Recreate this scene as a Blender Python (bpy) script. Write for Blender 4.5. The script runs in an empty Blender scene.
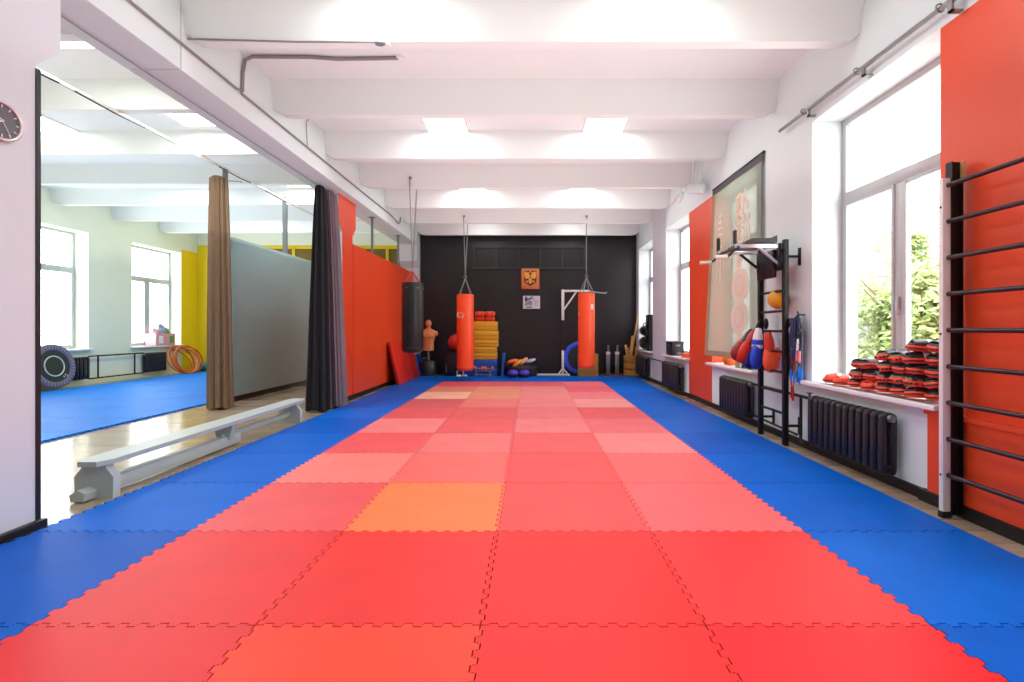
import bpy, bmesh, math, random
from mathutils import Vector, Matrix
random.seed(7)
sc = bpy.context.scene
COL = sc.collection
PI = math.pi
FZ = -0.025            # wooden floor level; mat tops lie at z = 0
H = 1.315

# ------------------------------------------------------------------ materials
def lin(c):
    o = []
    for v in c[:3]:
        v = v / 255.0
        o.append(v / 12.92 if v <= 0.04045 else ((v + 0.055) / 1.055) ** 2.4)
    return (o[0], o[1], o[2], 1.0)

def mat(name, c, rough=0.55, metal=0.0, noise=0.06, scale=6.0, bump=0.0, bscale=60.0, spec=0.5, emit=None, estr=0.0, alpha=None):
    m = bpy.data.materials.new(name); m.use_nodes = True
    nt = m.node_tree; b = nt.nodes['Principled BSDF']
    b.inputs['Roughness'].default_value = rough
    b.inputs['Metallic'].default_value = metal
    b.inputs['Specular IOR Level'].default_value = spec
    tc = nt.nodes.new('ShaderNodeTexCoord')
    n = nt.nodes.new('ShaderNodeTexNoise'); n.inputs['Scale'].default_value = scale; n.inputs['Detail'].default_value = 4
    nt.links.new(tc.outputs['Object'], n.inputs['Vector'])
    mx = nt.nodes.new('ShaderNodeMix'); mx.data_type = 'RGBA'
    l = lin(c)
    mx.inputs['A'].default_value = tuple(max(0, v * (1 - noise)) for v in l[:3]) + (1,)
    mx.inputs['B'].default_value = tuple(min(1, v * (1 + noise)) for v in l[:3]) + (1,)
    nt.links.new(n.outputs['Fac'], mx.inputs['Factor'])
    nt.links.new(mx.outputs['Result'], b.inputs['Base Color'])
    if bump:
        n2 = nt.nodes.new('ShaderNodeTexNoise'); n2.inputs['Scale'].default_value = bscale
        nt.links.new(tc.outputs['Object'], n2.inputs['Vector'])
        bp = nt.nodes.new('ShaderNodeBump'); bp.inputs['Strength'].default_value = bump; bp.inputs['Distance'].default_value = 0.01
        nt.links.new(n2.outputs['Fac'], bp.inputs['Height']); nt.links.new(bp.outputs['Normal'], b.inputs['Normal'])
    if emit:
        b.inputs['Emission Color'].default_value = lin(emit); b.inputs['Emission Strength'].default_value = estr
    return m

def mat_glass():
    m = bpy.data.materials.new('window_glass'); m.use_nodes = True
    nt = m.node_tree; nt.nodes.clear()
    o = nt.nodes.new('ShaderNodeOutputMaterial'); t = nt.nodes.new('ShaderNodeBsdfTransparent'); g = nt.nodes.new('ShaderNodeBsdfGlossy')
    g.inputs['Roughness'].default_value = 0.02
    lw = nt.nodes.new('ShaderNodeLayerWeight'); lw.inputs['Blend'].default_value = 0.12
    f = nt.nodes.new('ShaderNodeMath'); f.operation = 'MULTIPLY_ADD'; f.inputs[1].default_value = 0.22; f.inputs[2].default_value = 0.015
    nt.links.new(lw.outputs['Facing'], f.inputs[0])
    mx = nt.nodes.new('ShaderNodeMixShader')
    nt.links.new(f.outputs[0], mx.inputs[0]); nt.links.new(t.outputs[0], mx.inputs[1]); nt.links.new(g.outputs[0], mx.inputs[2])
    nt.links.new(mx.outputs[0], o.inputs['Surface'])
    return m

def mat_sheer(name, c, see):
    m = bpy.data.materials.new(name); m.use_nodes = True
    nt = m.node_tree; nt.nodes.clear()
    o = nt.nodes.new('ShaderNodeOutputMaterial'); t = nt.nodes.new('ShaderNodeBsdfTransparent')
    d = nt.nodes.new('ShaderNodeBsdfDiffuse'); tr = nt.nodes.new('ShaderNodeBsdfTranslucent')
    tc = nt.nodes.new('ShaderNodeTexCoord'); n = nt.nodes.new('ShaderNodeTexNoise'); n.inputs['Scale'].default_value = 3
    nt.links.new(tc.outputs['Object'], n.inputs['Vector'])
    rp = nt.nodes.new('ShaderNodeMix'); rp.data_type = 'RGBA'
    l = lin(c); rp.inputs['A'].default_value = tuple(v * .93 for v in l[:3]) + (1,); rp.inputs['B'].default_value = l
    nt.links.new(n.outputs['Fac'], rp.inputs['Factor'])
    nt.links.new(rp.outputs['Result'], d.inputs['Color']); nt.links.new(rp.outputs['Result'], tr.inputs['Color'])
    a = nt.nodes.new('ShaderNodeMixShader'); a.inputs[0].default_value = 0.13
    nt.links.new(d.outputs[0], a.inputs[1]); nt.links.new(tr.outputs[0], a.inputs[2])
    b = nt.nodes.new('ShaderNodeMixShader'); b.inputs[0].default_value = see
    nt.links.new(a.outputs[0], b.inputs[1]); nt.links.new(t.outputs[0], b.inputs[2])
    nt.links.new(b.outputs[0], o.inputs['Surface'])
    return m

def mat_planks():
    m = bpy.data.materials.new('parquet'); m.use_nodes = True
    nt = m.node_tree; b = nt.nodes['Principled BSDF']
    tc = nt.nodes.new('ShaderNodeTexCoord')
    mp = nt.nodes.new('ShaderNodeMapping'); mp.inputs['Rotation'].default_value = (0, 0, 0)
    nt.links.new(tc.outputs['Object'], mp.inputs['Vector'])
    br = nt.nodes.new('ShaderNodeTexBrick')
    br.inputs['Scale'].default_value = 1.0; br.inputs['Mortar Size'].default_value = 0.0025
    br.inputs['Brick Width'].default_value = 1.25; br.inputs['Row Height'].default_value = 0.19
    br.inputs['Color1'].default_value = lin((176, 146, 110)); br.inputs['Color2'].default_value = lin((148, 120, 88))
    br.inputs['Mortar'].default_value = lin((84, 64, 44))
    nt.links.new(mp.outputs[0], br.inputs['Vector'])
    n = nt.nodes.new('ShaderNodeTexNoise'); n.inputs['Scale'].default_value = 3; n.inputs['Detail'].default_value = 8
    mp2 = nt.nodes.new('ShaderNodeMapping'); mp2.inputs['Scale'].default_value = (1, 14, 1)
    nt.links.new(tc.outputs['Object'], mp2.inputs['Vector']); nt.links.new(mp2.outputs[0], n.inputs['Vector'])
    mx = nt.nodes.new('ShaderNodeMix'); mx.data_type = 'RGBA'; mx.blend_type = 'MULTIPLY'; mx.inputs['Factor'].default_value = 0.55
    nt.links.new(br.outputs['Color'], mx.inputs['A']); nt.links.new(n.outputs['Color'], mx.inputs['B'])
    hs = nt.nodes.new('ShaderNodeHueSaturation'); hs.inputs['Value'].default_value = 1.35; hs.inputs['Saturation'].default_value = 0.68
    nt.links.new(mx.outputs['Result'], hs.inputs['Color'])
    nt.links.new(hs.outputs['Color'], b.inputs['Base Color'])
    b.inputs['Roughness'].default_value = 0.16
    return m

def mat_brick(name, c1, c2, mortar, sc_=1.0):
    m = bpy.data.materials.new(name); m.use_nodes = True
    nt = m.node_tree; b = nt.nodes['Principled BSDF']
    tc = nt.nodes.new('ShaderNodeTexCoord'); mp = nt.nodes.new('ShaderNodeMapping'); mp.inputs['Rotation'].default_value = (PI / 2, 0, 0)
    nt.links.new(tc.outputs['Object'], mp.inputs['Vector'])
    br = nt.nodes.new('ShaderNodeTexBrick'); br.inputs['Scale'].default_value = sc_
    br.inputs['Brick Width'].default_value = 0.8; br.inputs['Row Height'].default_value = 0.4; br.inputs['Mortar Size'].default_value = 0.02
    br.inputs['Color1'].default_value = lin(c1); br.inputs['Color2'].default_value = lin(c2); br.inputs['Mortar'].default_value = lin(mortar)
    nt.links.new(mp.outputs[0], br.inputs['Vector']); nt.links.new(br.outputs['Color'], b.inputs['Base Color'])
    b.inputs['Roughness'].default_value = 0.8
    return m

WHITE = mat('white_plaster', (222, 232, 232), 0.7, noise=0.02, scale=2, bump=0.05, bscale=25)
CEILW = mat('ceiling_paint', (229, 234, 231), 0.75, noise=0.015, scale=2)
PINKW = mat('lilac_white_plaster', (206, 208, 214), 0.6, noise=0.03, scale=2)
COOLW = mat('cool_white_plaster', (234, 238, 216), 0.7, noise=0.02, scale=2)
RED = mat('red_wall_paint', (224, 72, 30), 0.42, noise=0.07, scale=1.5, bump=0.04, bscale=20)
BLACK = mat('black_wall_paint', (23, 21, 24), 0.42, noise=0.25, scale=1.2)
YELL = mat('yellow_wall_paint', (238, 206, 20), 0.55, noise=0.05, scale=2)
BASEB = mat('black_baseboard', (16, 15, 17), 0.4)
PARQ = mat_planks()
GREYB = mat('grey_partition_board', (146, 178, 182), 0.4, noise=0.05, scale=1.5)
FRAME = mat('window_pvc', (188, 194, 194), 0.35, noise=0.02)
SILL = mat('sill_white', (238, 236, 235), 0.35, noise=0.02)
GLASS = mat_glass()
GIRD = mat('girder_paint', (216, 226, 226), 0.7, noise=0.02, scale=2)
STEELG = mat('galvanised_steel', (150, 150, 150), 0.35, 0.8, noise=0.1)
GREYP = mat('grey_painted_post', (120, 126, 130), 0.4, 0.3)
DARKM = mat('black_metal', (26, 25, 27), 0.38, 0.4, noise=0.1)
DARKR = mat('brown_black_bar', (46, 36, 40), 0.35, 0.2, noise=0.1)
RADM = mat('radiator_paint', (44, 42, 46), 0.3, 0.1, noise=0.1)
CHROME = mat('silver_tube', (205, 205, 208), 0.25, 0.7, noise=0.05)
CONDUIT = mat('grey_conduit', (136, 130, 128), 0.5)
WHITEM = mat('white_enamel', (232, 230, 226), 0.35, noise=0.03)
BENCHP = mat('bench_paint', (170, 179, 177), 0.4, noise=0.06, scale=9)
BROWNC = mat('tan_curtain_cloth', (128, 104, 82), 0.85, noise=0.1, scale=14, bump=0.1, bscale=200)
BLACKC = mat('black_curtain_cloth', (16, 17, 24), 0.8, noise=0.2, scale=10)
MAUVEC = mat('mauve_curtain_cloth', (120, 104, 110), 0.8, noise=0.1, scale=10)
ORANGEB = mat('orange_vinyl', (250, 88, 42), 0.38, noise=0.05, scale=3, bump=0.04, bscale=12)
BLACKB = mat('black_vinyl', (26, 27, 29), 0.32, noise=0.15, scale=5, bump=0.06, bscale=14)
CREAM = mat('cream_print', (232, 212, 178), 0.6)
RUBBER = mat('black_rubber', (20, 20, 21), 0.6)
YFOAM = mat('yellow_vinyl_foam', (218, 160, 22), 0.5, noise=0.06, scale=4)
YSEAM = mat('dark_yellow_seam', (150, 104, 14), 0.6)
BFOAM = mat('blue_vinyl_foam', (14, 84, 176), 0.5, noise=0.06, scale=4)
REDV = mat('red_vinyl', (214, 44, 26), 0.42, noise=0.08, scale=4)
REDV2 = mat('dark_red_vinyl', (176, 30, 22), 0.45, noise=0.08, scale=4)
SKIN = mat('tan_rubber', (216, 142, 88), 0.55, noise=0.06, scale=8)
PLY = mat('plywood', (196, 142, 54), 0.6, noise=0.12, scale=5)
PLY2 = mat('pale_wood', (206, 158, 96), 0.6, noise=0.15, scale=7)
PURPLE = mat('purple_rubber', (72, 44, 186), 0.4)
PALEG = mat('pale_grey_vinyl', (176, 182, 188), 0.45)
PEACH = mat('peach_vinyl', (240, 168, 128), 0.45)
ORV = mat('orange_kick_vinyl', (244, 98, 40), 0.45)
BLUEV = mat('blue_vinyl', (22, 72, 206), 0.42, noise=0.06)
WHITEV = mat('white_vinyl', (236, 236, 240), 0.45, noise=0.03)
MITTO = mat('mitt_orange', (238, 76, 42), 0.45, noise=0.05)
MITTB = mat('mitt_black', (32, 32, 38), 0.5, noise=0.1)
MITTT = mat('mitt_tan', (122, 104, 80), 0.55, noise=0.08)
MITTW = mat('mitt_white', (210, 216, 220), 0.5, noise=0.05)
GOLD = mat('gold_relief', (240, 176, 74), 0.45, 0.1)
PLAQ = mat('copper_plaque', (214, 128, 74), 0.45, noise=0.1, scale=8)
MAROON = mat('maroon_field', (92, 18, 12), 0.5)
PAPER = mat('poster_paper', (222, 220, 224), 0.6, noise=0.02)
INKB = mat('dark_blue_ink', (62, 62, 96), 0.6)
INKG = mat('grey_ink', (148, 148, 154), 0.6)
INKR = mat('pale_red_ink', (196, 150, 156), 0.6)
BANNER = mat_sheer('sheer_banner', (160, 170, 154), 0.13)
BANHEM = mat_sheer('tan_banner_hem', (170, 146, 118), 0.05)
BANTOP = mat('dark_banner_band', (84, 76, 80), 0.7)
BANCR = mat_sheer('cream_banner_print', (236, 226, 206), 0.0)
BANPK = mat_sheer('pink_banner_print', (238, 214, 196), 0.0)
YBALL = mat('yellow_ball', (232, 164, 38), 0.5)
TEAL = mat('teal_foam', (40, 142, 120), 0.6)
HOOPO = mat('orange_hoop', (222, 102, 40), 0.35)
HOOPR = mat('red_hoop', (196, 62, 44), 0.35)
HOOPY = mat('tan_hoop', (226, 168, 104), 0.35)
HOOPP = mat('pink_hoop', (226, 160, 130), 0.35)
PINKP = mat('pink_plastic', (232, 168, 182), 0.45)
GREENT = mat('green_toy', (110, 156, 84), 0.7)
GREYT = mat('grey_blue_toy', (150, 164, 184), 0.8)
LEAF = mat('leaves', (140, 162, 104), 0.7, noise=0.4, scale=1.5)
LEAF2 = mat('pale_leaves', (186, 194, 126), 0.7, noise=0.35, scale=1.5)
BARK = mat('bark', (110, 92, 76), 0.8)
BOUNCEG = mat('pale_bounce_ground', (206, 206, 198), 0.9)  # yard ground, paled to bounce daylight up through the windows onto the ceiling
FACADE = mat_brick('pale_brick', (176, 174, 172), (166, 165, 163), (150, 148, 147))
PGREY = mat('purple_grey_pad', (108, 102, 124), 0.6, noise=0.12, scale=12)
MATDK = mat('dark_jump_mat', (44, 50, 40), 0.7)
RINGW = mat('white_ring_print', (220, 224, 214), 0.6)
PINKR = mat('pink_rubber', (226, 130, 138), 0.5)
CLOCKF = mat('clock_face', (74, 66, 74), 0.3, noise=0.15)
CLOCKR = mat('clock_rim', (222, 204, 206), 0.25, 0.5)
PANELE = mat('light_diffuser', (255, 255, 255), 0.6, emit=(255, 253, 250), estr=5.0)
DKYEL = mat('olive_window_panel', (120, 92, 22), 0.6, noise=0.1)
BLACKP = mat('black_window_panel', (16, 14, 15), 0.5)
BLACKF = mat('dark_window_frame', (44, 39, 42), 0.5)
REDPLANK = mat('red_brown_wood', (116, 60, 42), 0.6)

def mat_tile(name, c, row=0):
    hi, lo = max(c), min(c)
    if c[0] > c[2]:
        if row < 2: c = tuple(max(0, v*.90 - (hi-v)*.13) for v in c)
        else: c = tuple(min(246, v*.93 + (lo*.10 if i else 0) + (16 if row > 6 and i else 4)) for i, v in enumerate(c))  # farther rows paled: grazing sheen put into the base colour
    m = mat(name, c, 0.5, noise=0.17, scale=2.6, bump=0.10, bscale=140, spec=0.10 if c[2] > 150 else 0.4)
    return m

# ------------------------------------------------------------------ mesh builder
class MB:
    def __init__(s): s.v = []; s.f = []; s.mi = []; s.sm = []; s.mats = []; s.cur = 0
    def use(s, m):
        if m not in s.mats: s.mats.append(m)
        s.cur = s.mats.index(m); return s
    def add(s, vs, fs, smooth=False, M=None):
        o = len(s.v)
        for p in vs:
            p = Vector(p); s.v.append(M @ p if M else p)
        for f in fs: s.f.append([i + o for i in f]); s.mi.append(s.cur); s.sm.append(smooth)
        return s
    def box(s, a, b, bevel=0.0, M=None, seg=2):
        x0, y0, z0 = [min(a[i], b[i]) for i in range(3)]; x1, y1, z1 = [max(a[i], b[i]) for i in range(3)]
        if bevel <= 0:
            vs = [(x0,y0,z0),(x1,y0,z0),(x1,y1,z0),(x0,y1,z0),(x0,y0,z1),(x1,y0,z1),(x1,y1,z1),(x0,y1,z1)]
            return s.add(vs, [(3,2,1,0),(4,5,6,7),(0,1,5,4),(1,2,6,5),(2,3,7,6),(3,0,4,7)], False, M)
        bm = bmesh.new(); bmesh.ops.create_cube(bm, size=1)
        for v in bm.verts:
            v.co = Vector(((x0+x1)/2 + v.co.x*(x1-x0), (y0+y1)/2 + v.co.y*(y1-y0), (z0+z1)/2 + v.co.z*(z1-z0)))
        bmesh.ops.bevel(bm, geom=bm.edges[:], offset=min(bevel, 0.49*min(x1-x0,y1-y0,z1-z0)), segments=seg, affect='EDGES', profile=0.5)
        bm.verts.index_update()
        s.add([v.co.copy() for v in bm.verts], [[v.index for v in f.verts] for f in bm.faces], True, M); bm.free(); return s
    def tube(s, pts, r, n=10, closed=False, M=None, caps=True):
        P = [Vector(p) for p in pts]; k = len(P)
        R = r if isinstance(r, (list, tuple)) else [r]*k
        T = []
        for i in range(k):
            if closed: t = P[(i+1)%k] - P[i-1]
            else: t = P[min(i+1,k-1)] - P[max(i-1,0)]
            T.append(t.normalized())
        up = Vector((0,0,1)) if abs(T[0].z) < 0.9 else Vector((1,0,0))
        N = (up - T[0]*up.dot(T[0])).normalized()
        vs = []
        for i in range(k):
            N = (N - T[i]*N.dot(T[i])).normalized(); B = T[i].cross(N)
            for j in range(n):
                a = 2*PI*j/n; vs.append(P[i] + (N*math.cos(a) + B*math.sin(a))*R[i])
        fs = []
        for i in range(k if closed else k-1):
            for j in range(n):
                a = i*n+j; b = i*n+(j+1)%n; c = ((i+1)%k)*n+(j+1)%n; d = ((i+1)%k)*n+j
                fs.append((a,b,c,d))
        s.add(vs, fs, True, M)
        if caps and not closed:
            s.add(vs[:n], [list(range(n))[::-1]], False, M); s.add(vs[-n:], [list(range(n))], False, M)
        return s
    def lathe(s, prof, c=(0,0,0), n=28, M=None):
        vs = []; fs = []; k = len(prof)
        for (r, z) in prof:
            for j in range(n):
                a = 2*PI*j/n; vs.append((c[0]+r*math.cos(a), c[1]+r*math.sin(a), c[2]+z))
        for i in range(k-1):
            for j in range(n): fs.append((i*n+j, i*n+(j+1)%n, (i+1)*n+(j+1)%n, (i+1)*n+j))
        fs.append(list(range(n))[::-1]); fs.append([(k-1)*n+j for j in range(n)])
        return s.add(vs, fs, True, M)
    def ell(s, c, r, nu=20, nv=12, M=None, fn=None):
        if not isinstance(r, (tuple, list)): r = (r,r,r)
        vs = []; fs = []
        for i in range(nv+1):
            t = PI*i/nv
            for j in range(nu):
                a = 2*PI*j/nu
                d = Vector((math.sin(t)*math.cos(a), math.sin(t)*math.sin(a), math.cos(t)))
                p = Vector((d.x*r[0], d.y*r[1], d.z*r[2]))
                if fn: p = fn(p, d)
                vs.append(Vector(c)+p)
        for i in range(nv):
            for j in range(nu): fs.append((i*nu+j, (i+1)*nu+j, (i+1)*nu+(j+1)%nu, i*nu+(j+1)%nu))
        return s.add(vs, fs, True, M)
    def loft(s, rings, smooth=True, M=None, cap=True, closed=True):
        n = len(rings[0]); vs = [p for r in rings for p in r]; fs = []
        for i in range(len(rings)-1):
            for j in range(n if closed else n-1): fs.append((i*n+j, i*n+(j+1)%n, (i+1)*n+(j+1)%n, (i+1)*n+j))
        if cap and closed: fs.append(list(range(n))[::-1]); fs.append([(len(rings)-1)*n+j for j in range(n)])
        return s.add(vs, fs, smooth, M)
    def prism(s, poly, d0, d1, fn, M=None, smooth=False):
        """poly of 2D points, fn(u,v,d) -> 3D"""
        n = len(poly)
        vs = [fn(u,v,d0) for u,v in poly] + [fn(u,v,d1) for u,v in poly]
        fs = [list(range(n))[::-1], list(range(n,2*n))] + [(i,(i+1)%n,n+(i+1)%n,n+i) for i in range(n)]
        return s.add(vs, fs, smooth, M)
    def torus(s, c, R, r, ax=(0,0,1), n=40, k=10, sq=1.0):
        ax = Vector(ax).normalized(); u = ax.orthogonal().normalized(); w = ax.cross(u)
        return s.tube([Vector(c)+u*R*math.cos(2*PI*i/n)+w*R*sq*math.sin(2*PI*i/n) for i in range(n)], r, k, True)
    def build(s, name, m=None, parent=None, loc=None):
        me = bpy.data.meshes.new(name)
        off = Vector(loc) if loc is not None else (Vector(parent['_o']) if parent is not None and '_o' in parent else Vector((0,0,0)))
        me.from_pydata([p - off for p in s.v], [], s.f)
        ms = s.mats if s.mats else [m]
        for q in ms: me.materials.append(q)
        me.polygons.foreach_set('material_index', s.mi if s.mats else [0]*len(s.f))
        me.polygons.foreach_set('use_smooth', s.sm)
        bm = bmesh.new(); bm.from_mesh(me); bmesh.ops.recalc_face_normals(bm, faces=bm.faces[:]); bm.to_mesh(me); bm.free()
        me.update()
        try: me.set_sharp_from_angle(angle=math.radians(40))
        except Exception: pass
        o = bpy.data.objects.new(name, me); COL.objects.link(o)
        if parent is not None: o.parent = parent; o['_o'] = list(off)
        elif loc is not None: o.location = loc
        return o

def thing(name, label, cat, loc=(0,0,0), group=None):
    o = bpy.data.objects.new(name, None); COL.objects.link(o)
    o.empty_display_size = 0.1; o.location = loc; o['_o'] = list(loc)
    return tag(o, label, cat, group)
def tag(o, label, cat, group=None):
    o['label'] = label; o['category'] = cat
    if group: o['group'] = group
    return o
def struct(name, mb, m=None):
    o = mb.build(name, m); o['kind'] = 'structure'; return o
def solo(name, mb, m, label, cat, loc, group=None):
    return tag(mb.build(name, m, loc=loc), label, cat, group)
def dup(root, loc, rot=None, label=None, group=None, cat=None, swap=None):
    r = root.copy(); COL.objects.link(r); r.location = loc
    if rot is not None: r.rotation_euler = rot
    if label: r['label'] = label
    if group: r['group'] = group
    for ch in list(root.children):
        c = ch.copy(); COL.objects.link(c); c.parent = r
        if swap: reskin(c, swap)
        for g in list(ch.children):
            d = g.copy(); COL.objects.link(d); d.parent = c
            if swap: reskin(d, swap)
    return r
def reskin(o, swap):
    o.data = o.data.copy()
    for i, m in enumerate(o.data.materials):
        if m in swap: o.data.materials[i] = swap[m]
def XY(px, py, Y):       # a sight-line reading of the photograph used once to survey the room
    return ((px-531)*Y/486, Y, H-(py-329)*Y/486)
def RZ(a): return Matrix.Rotation(a, 4, 'Z')
def TR(*p): return Matrix.Translation(Vector(p))
def RX(a): return Matrix.Rotation(a, 4, 'X')
def RY(a): return Matrix.Rotation(a, 4, 'Y')

# ------------------------------------------------------------------ the room
XR, XL, YB, SLAB = 3.10, -10.70, 14.30, 4.43
YREAR = -3.0
struct('floor', MB().box((XL-.5, YREAR, FZ-.1), (XR+.5, 15.8, FZ)), PARQ)

# ribbed ceiling: slab and its ribs
ce = MB(); ce.box((-11.3, YREAR, SLAB), (XR+.6, 15.8, SLAB+.2))
ribs = [4.573+1.567*k for k in range(-4, 8)]
def rib(x0, x1, Y, zb):
    w0, w1 = .12, .30
    c = Y+.06
    sec = [(c-w1/2, SLAB+.01), (c-w1/2+.05, zb+.2), (c-w0/2, zb), (c+w0/2, zb), (c+w1/2-.05, zb+.2), (c+w1/2, SLAB+.01)]
    rings = []
    for x, up in ((x0, .10), (x0+.10, .02), (x0+.22, 0), (x1-.22, 0), (x1-.10, .02), (x1, .10)):
        rings.append([(x, y, z if z > zb+.25 else min(z+up, SLAB)) for y, z in sec])
    ce.loft(rings, smooth=False)
for Y in ribs:
    if Y < 14.2: rib(-3.27, XR+.02, Y, 4.02)
    if Y < 15.5: rib(XL-.02, -3.75, Y, 4.09)
struct('ceiling', ce, CEILW)

# right wall with four window openings
WIN = [(3.68, 5.36), (6.68, 8.32), (9.53, 11.16), (12.38, 13.98)]
RWIN = [(.85, 2.45)]           # the bay beside the camera
SILLZ, HEAD = .70, 3.60
wr = MB(); X0, X1 = XR, XR+.5
def wbox(y0, y1, z0, z1, m): wr.use(m).box((X0, y0, z0), (X1, y1, z1))
wr.use(PINKW)
allw = sorted(RWIN + WIN)
prev = YREAR
for i, (a, b) in enumerate(allw):
    red = (abs(a-3.68) < .01) or (abs(a-9.53) < .01)
    if red:
        wbox(prev, a, FZ, 3.59, RED); wbox(prev, a, 3.59, SLAB, WHITE)
    else:
        wbox(prev, a, FZ, SLAB, WHITE if a < 12 else PINKW)
    wbox(a, b, FZ, SILLZ, WHITE); wbox(a, b, HEAD, SLAB, WHITE)
    prev = b
wbox(prev, 15.8, FZ, SLAB, PINKW)
# near red pier carries its paint a little past the corner, below the sill, with a ledge
wr.use(RED).box((XR-.03, 2.46, FZ), (XR+.01, 3.765, .66))
wr.box((XR-.05, 2.46, .66), (XR+.01, 3.775, .695))
struct('wall_right', wr)

def window(idx, Xg, y0, y1, side, mullion=True, label=None):
    """PVC window: outer frame, transom and mullion, glazed with panes; sill board toward the room"""
    s = side
    root = bpy.data.objects.new('window_%d' % idx, None); COL.objects.link(root)
    root.location = (Xg, (y0+y1)/2, SILLZ); root['_o'] = list(root.location); root['kind'] = 'structure'
    z0, z1, zt = SILLZ+.04, HEAD, 2.74
    f = MB(); t = .065; d = .06
    ym = (y0+y1)/2
    for a, b in (((y0, z0), (y0+t, z1)), ((y1-t, z0), (y1, z1)), ((y0+t, z1-t), (y1-t, z1)), ((y0+t, z0), (y1-t, z0+t)), ((y0+t, zt-.06), (y1-t, zt+.06)), ((ym-.06, z0+t), (ym+.06, zt-.06))):
        f.box((Xg-d/2, a[0], a[1]), (Xg+d/2, b[0], b[1]), .004)
    # inner sash beads
    for (a0, a1) in ((y0+t, ym-.06), (ym+.06, y1-t)):
        for q in ((a0, z0+t, a0+.03, zt-.06), (a1-.03, z0+t, a1, zt-.06), (a0+.03, z0+t, a1-.03, z0+t+.03), (a0+.03, zt-.09, a1-.03, zt-.06)):
            f.box((Xg-s*.045, q[0], q[1]), (Xg, q[2], q[3]), .004)
    fo = f.build('window_frame', FRAME, root)
    for (a0, a1, b0, b1) in ((y0+t, ym-.06, z0+t, zt-.06), (ym+.06, y1-t, z0+t, zt-.06), (y0+t, y1-t, zt+.06, z1-t)):
        MB().box((Xg-.004, a0, b0), (Xg+.004, a1, b1)).build('pane', GLASS, fo)
    hd = MB(); hd.box((Xg-s*.065, ym-.015, 1.5), (Xg-s*.04, ym+.015, 1.62), .006); hd.box((Xg-s*.07, ym-.012, 1.44), (Xg-s*.05, ym+.012, 1.56), .005)
    hd.build('window_handle', FRAME, fo)
    sl = MB()
    xin = XR-.10 if s > 0 else XL+.10
    sl.box((xin, y0-.06, SILLZ), (XR+.001 if s>0 else XL-.001, y1+.06, SILLZ+.042), .008); sl.box((xin+s*.05, y0+.001, SILLZ+.001), (Xg-s*.02, y1-.001, SILLZ+.042))
    sl.build('window_sill', SILL, root)
    return root
for i, (a, b) in enumerate(WIN): window(i+1, XR+.36, a, b, 1)
window(5, XR+.36, *RWIN[0], 1)

# back wall, painted black, with the boarded-over band of panes
wb = MB(); wb.box((-3.76, YB, FZ), (XR+.5, YB+.25, SLAB)); struct('wall_back', wb, BLACK)
wf = MB(); bx0 = -1.66; step = .645; zt0, zt1 = 3.13, 3.70
wf.use(BLACKP).box((bx0, YB-.012, zt0), (bx0+5*step, YB-.002, zt1))
wf.use(BLACKF)
for k in range(6): wf.box((bx0+k*step-.025, YB-.045, zt0), (bx0+k*step+.025, YB-.003, zt1))
wf.box((bx0-.06, YB-.05, zt1), (bx0+5*step+.06, YB-.003, zt1+.06)); wf.box((bx0-.06, YB-.05, zt0-.06), (bx0+5*step+.06, YB-.003, zt0))
struct('window_6', wf)
# rear wall behind the camera
struct('wall_rear', MB().box((XL-.5, YREAR-.2, FZ), (XR+.5, YREAR, SLAB)), WHITE)

# left neighbour hall: window wall, yellow end wall
LW = [(9.90, 11.75), (13.03, 14.86)]
wl = MB(); prev = YREAR
for a, b in LW:
    wl.use(COOLW).box((XL-.5, prev, FZ), (XL, a, SLAB)); wl.box((XL-.5, a, FZ), (XL, b, SILLZ+.1)); wl.box((XL-.5, a, 3.64), (XL, b, SLAB)); prev = b
wl.use(COOLW).box((XL-.5, prev, FZ), (XL-.001, prev+.02, 3.75)); wl.use(YELL).box((XL-.5, prev+.02, FZ), (XL, 15.8, 3.75)); wl.use(COOLW).box((XL-.5, prev, 3.75), (XL, 15.8, SLAB))
struct('wall_far_left', wl)
SILLZ, HEAD = .80, 3.64
for i, (a, b) in enumerate(LW): window(7+i, XL-.36, a, b, -1)
SILLZ, HEAD = .70, 3.60
we = MB(); we.use(YELL).box((XL-.01, 15.6, FZ), (-3.3, 15.8, 4.0)); we.use(COOLW).box((XL-.01, 15.6, 4.0), (-3.3, 15.8, SLAB)); struct('wall_far_end', we)
wy = MB(); wy.use(DKYEL).box((-9.85, 15.57, 3.25), (-4.0, 15.6, 3.88)); wy.use(YELL)
for x in (-9.85, -9.1, -8.35, -7.6, -6.85, -6.1, -5.35, -4.6, -4.0): wy.box((x-.045, 15.54, 3.2), (x+.045, 15.6, 3.92))
wy.box((-9.9, 15.54, 3.88), (-3.95, 15.6, 3.95)); wy.box((-9.9, 15.54, 3.18), (-3.95, 15.6, 3.25)); struct('window_9', wy)

# girder between the halls (two lengths meeting at a joint) and its columns
GX0, GX1, GZ = -3.76, -3.26, 3.73
g = MB(); g.box((GX0, YREAR, GZ), (GX1, 4.525, SLAB), .012); g.box((GX0, 4.535, GZ), (GX1, 15.6, SLAB), .012)
struct('trim_1', g, GIRD)
def column(n, y0, y1, x0, x1, m_side, y_near=None):
    c = MB(); hz0, hz1, e = 3.08, 3.257, .17
    ya = y0-e if y_near is None else y_near
    yb = y_near if y_near is not None else y0
    prof = [(yb, FZ), (y1, FZ), (y1, hz0), (y1+e, hz1), (y1+e, GZ+.005), (ya, GZ+.005), (ya, hz1), (yb, hz0)]
    c.use(PINKW).prism(prof, x0, x1, lambda u, v, d: (d, u, v))
    if m_side: c.use(m_side).prism([(u, v) for u, v in prof], x1, x1+.006, lambda u, v, d: (d, u, v))
    return struct('trim_%d' % n, c)
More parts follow.
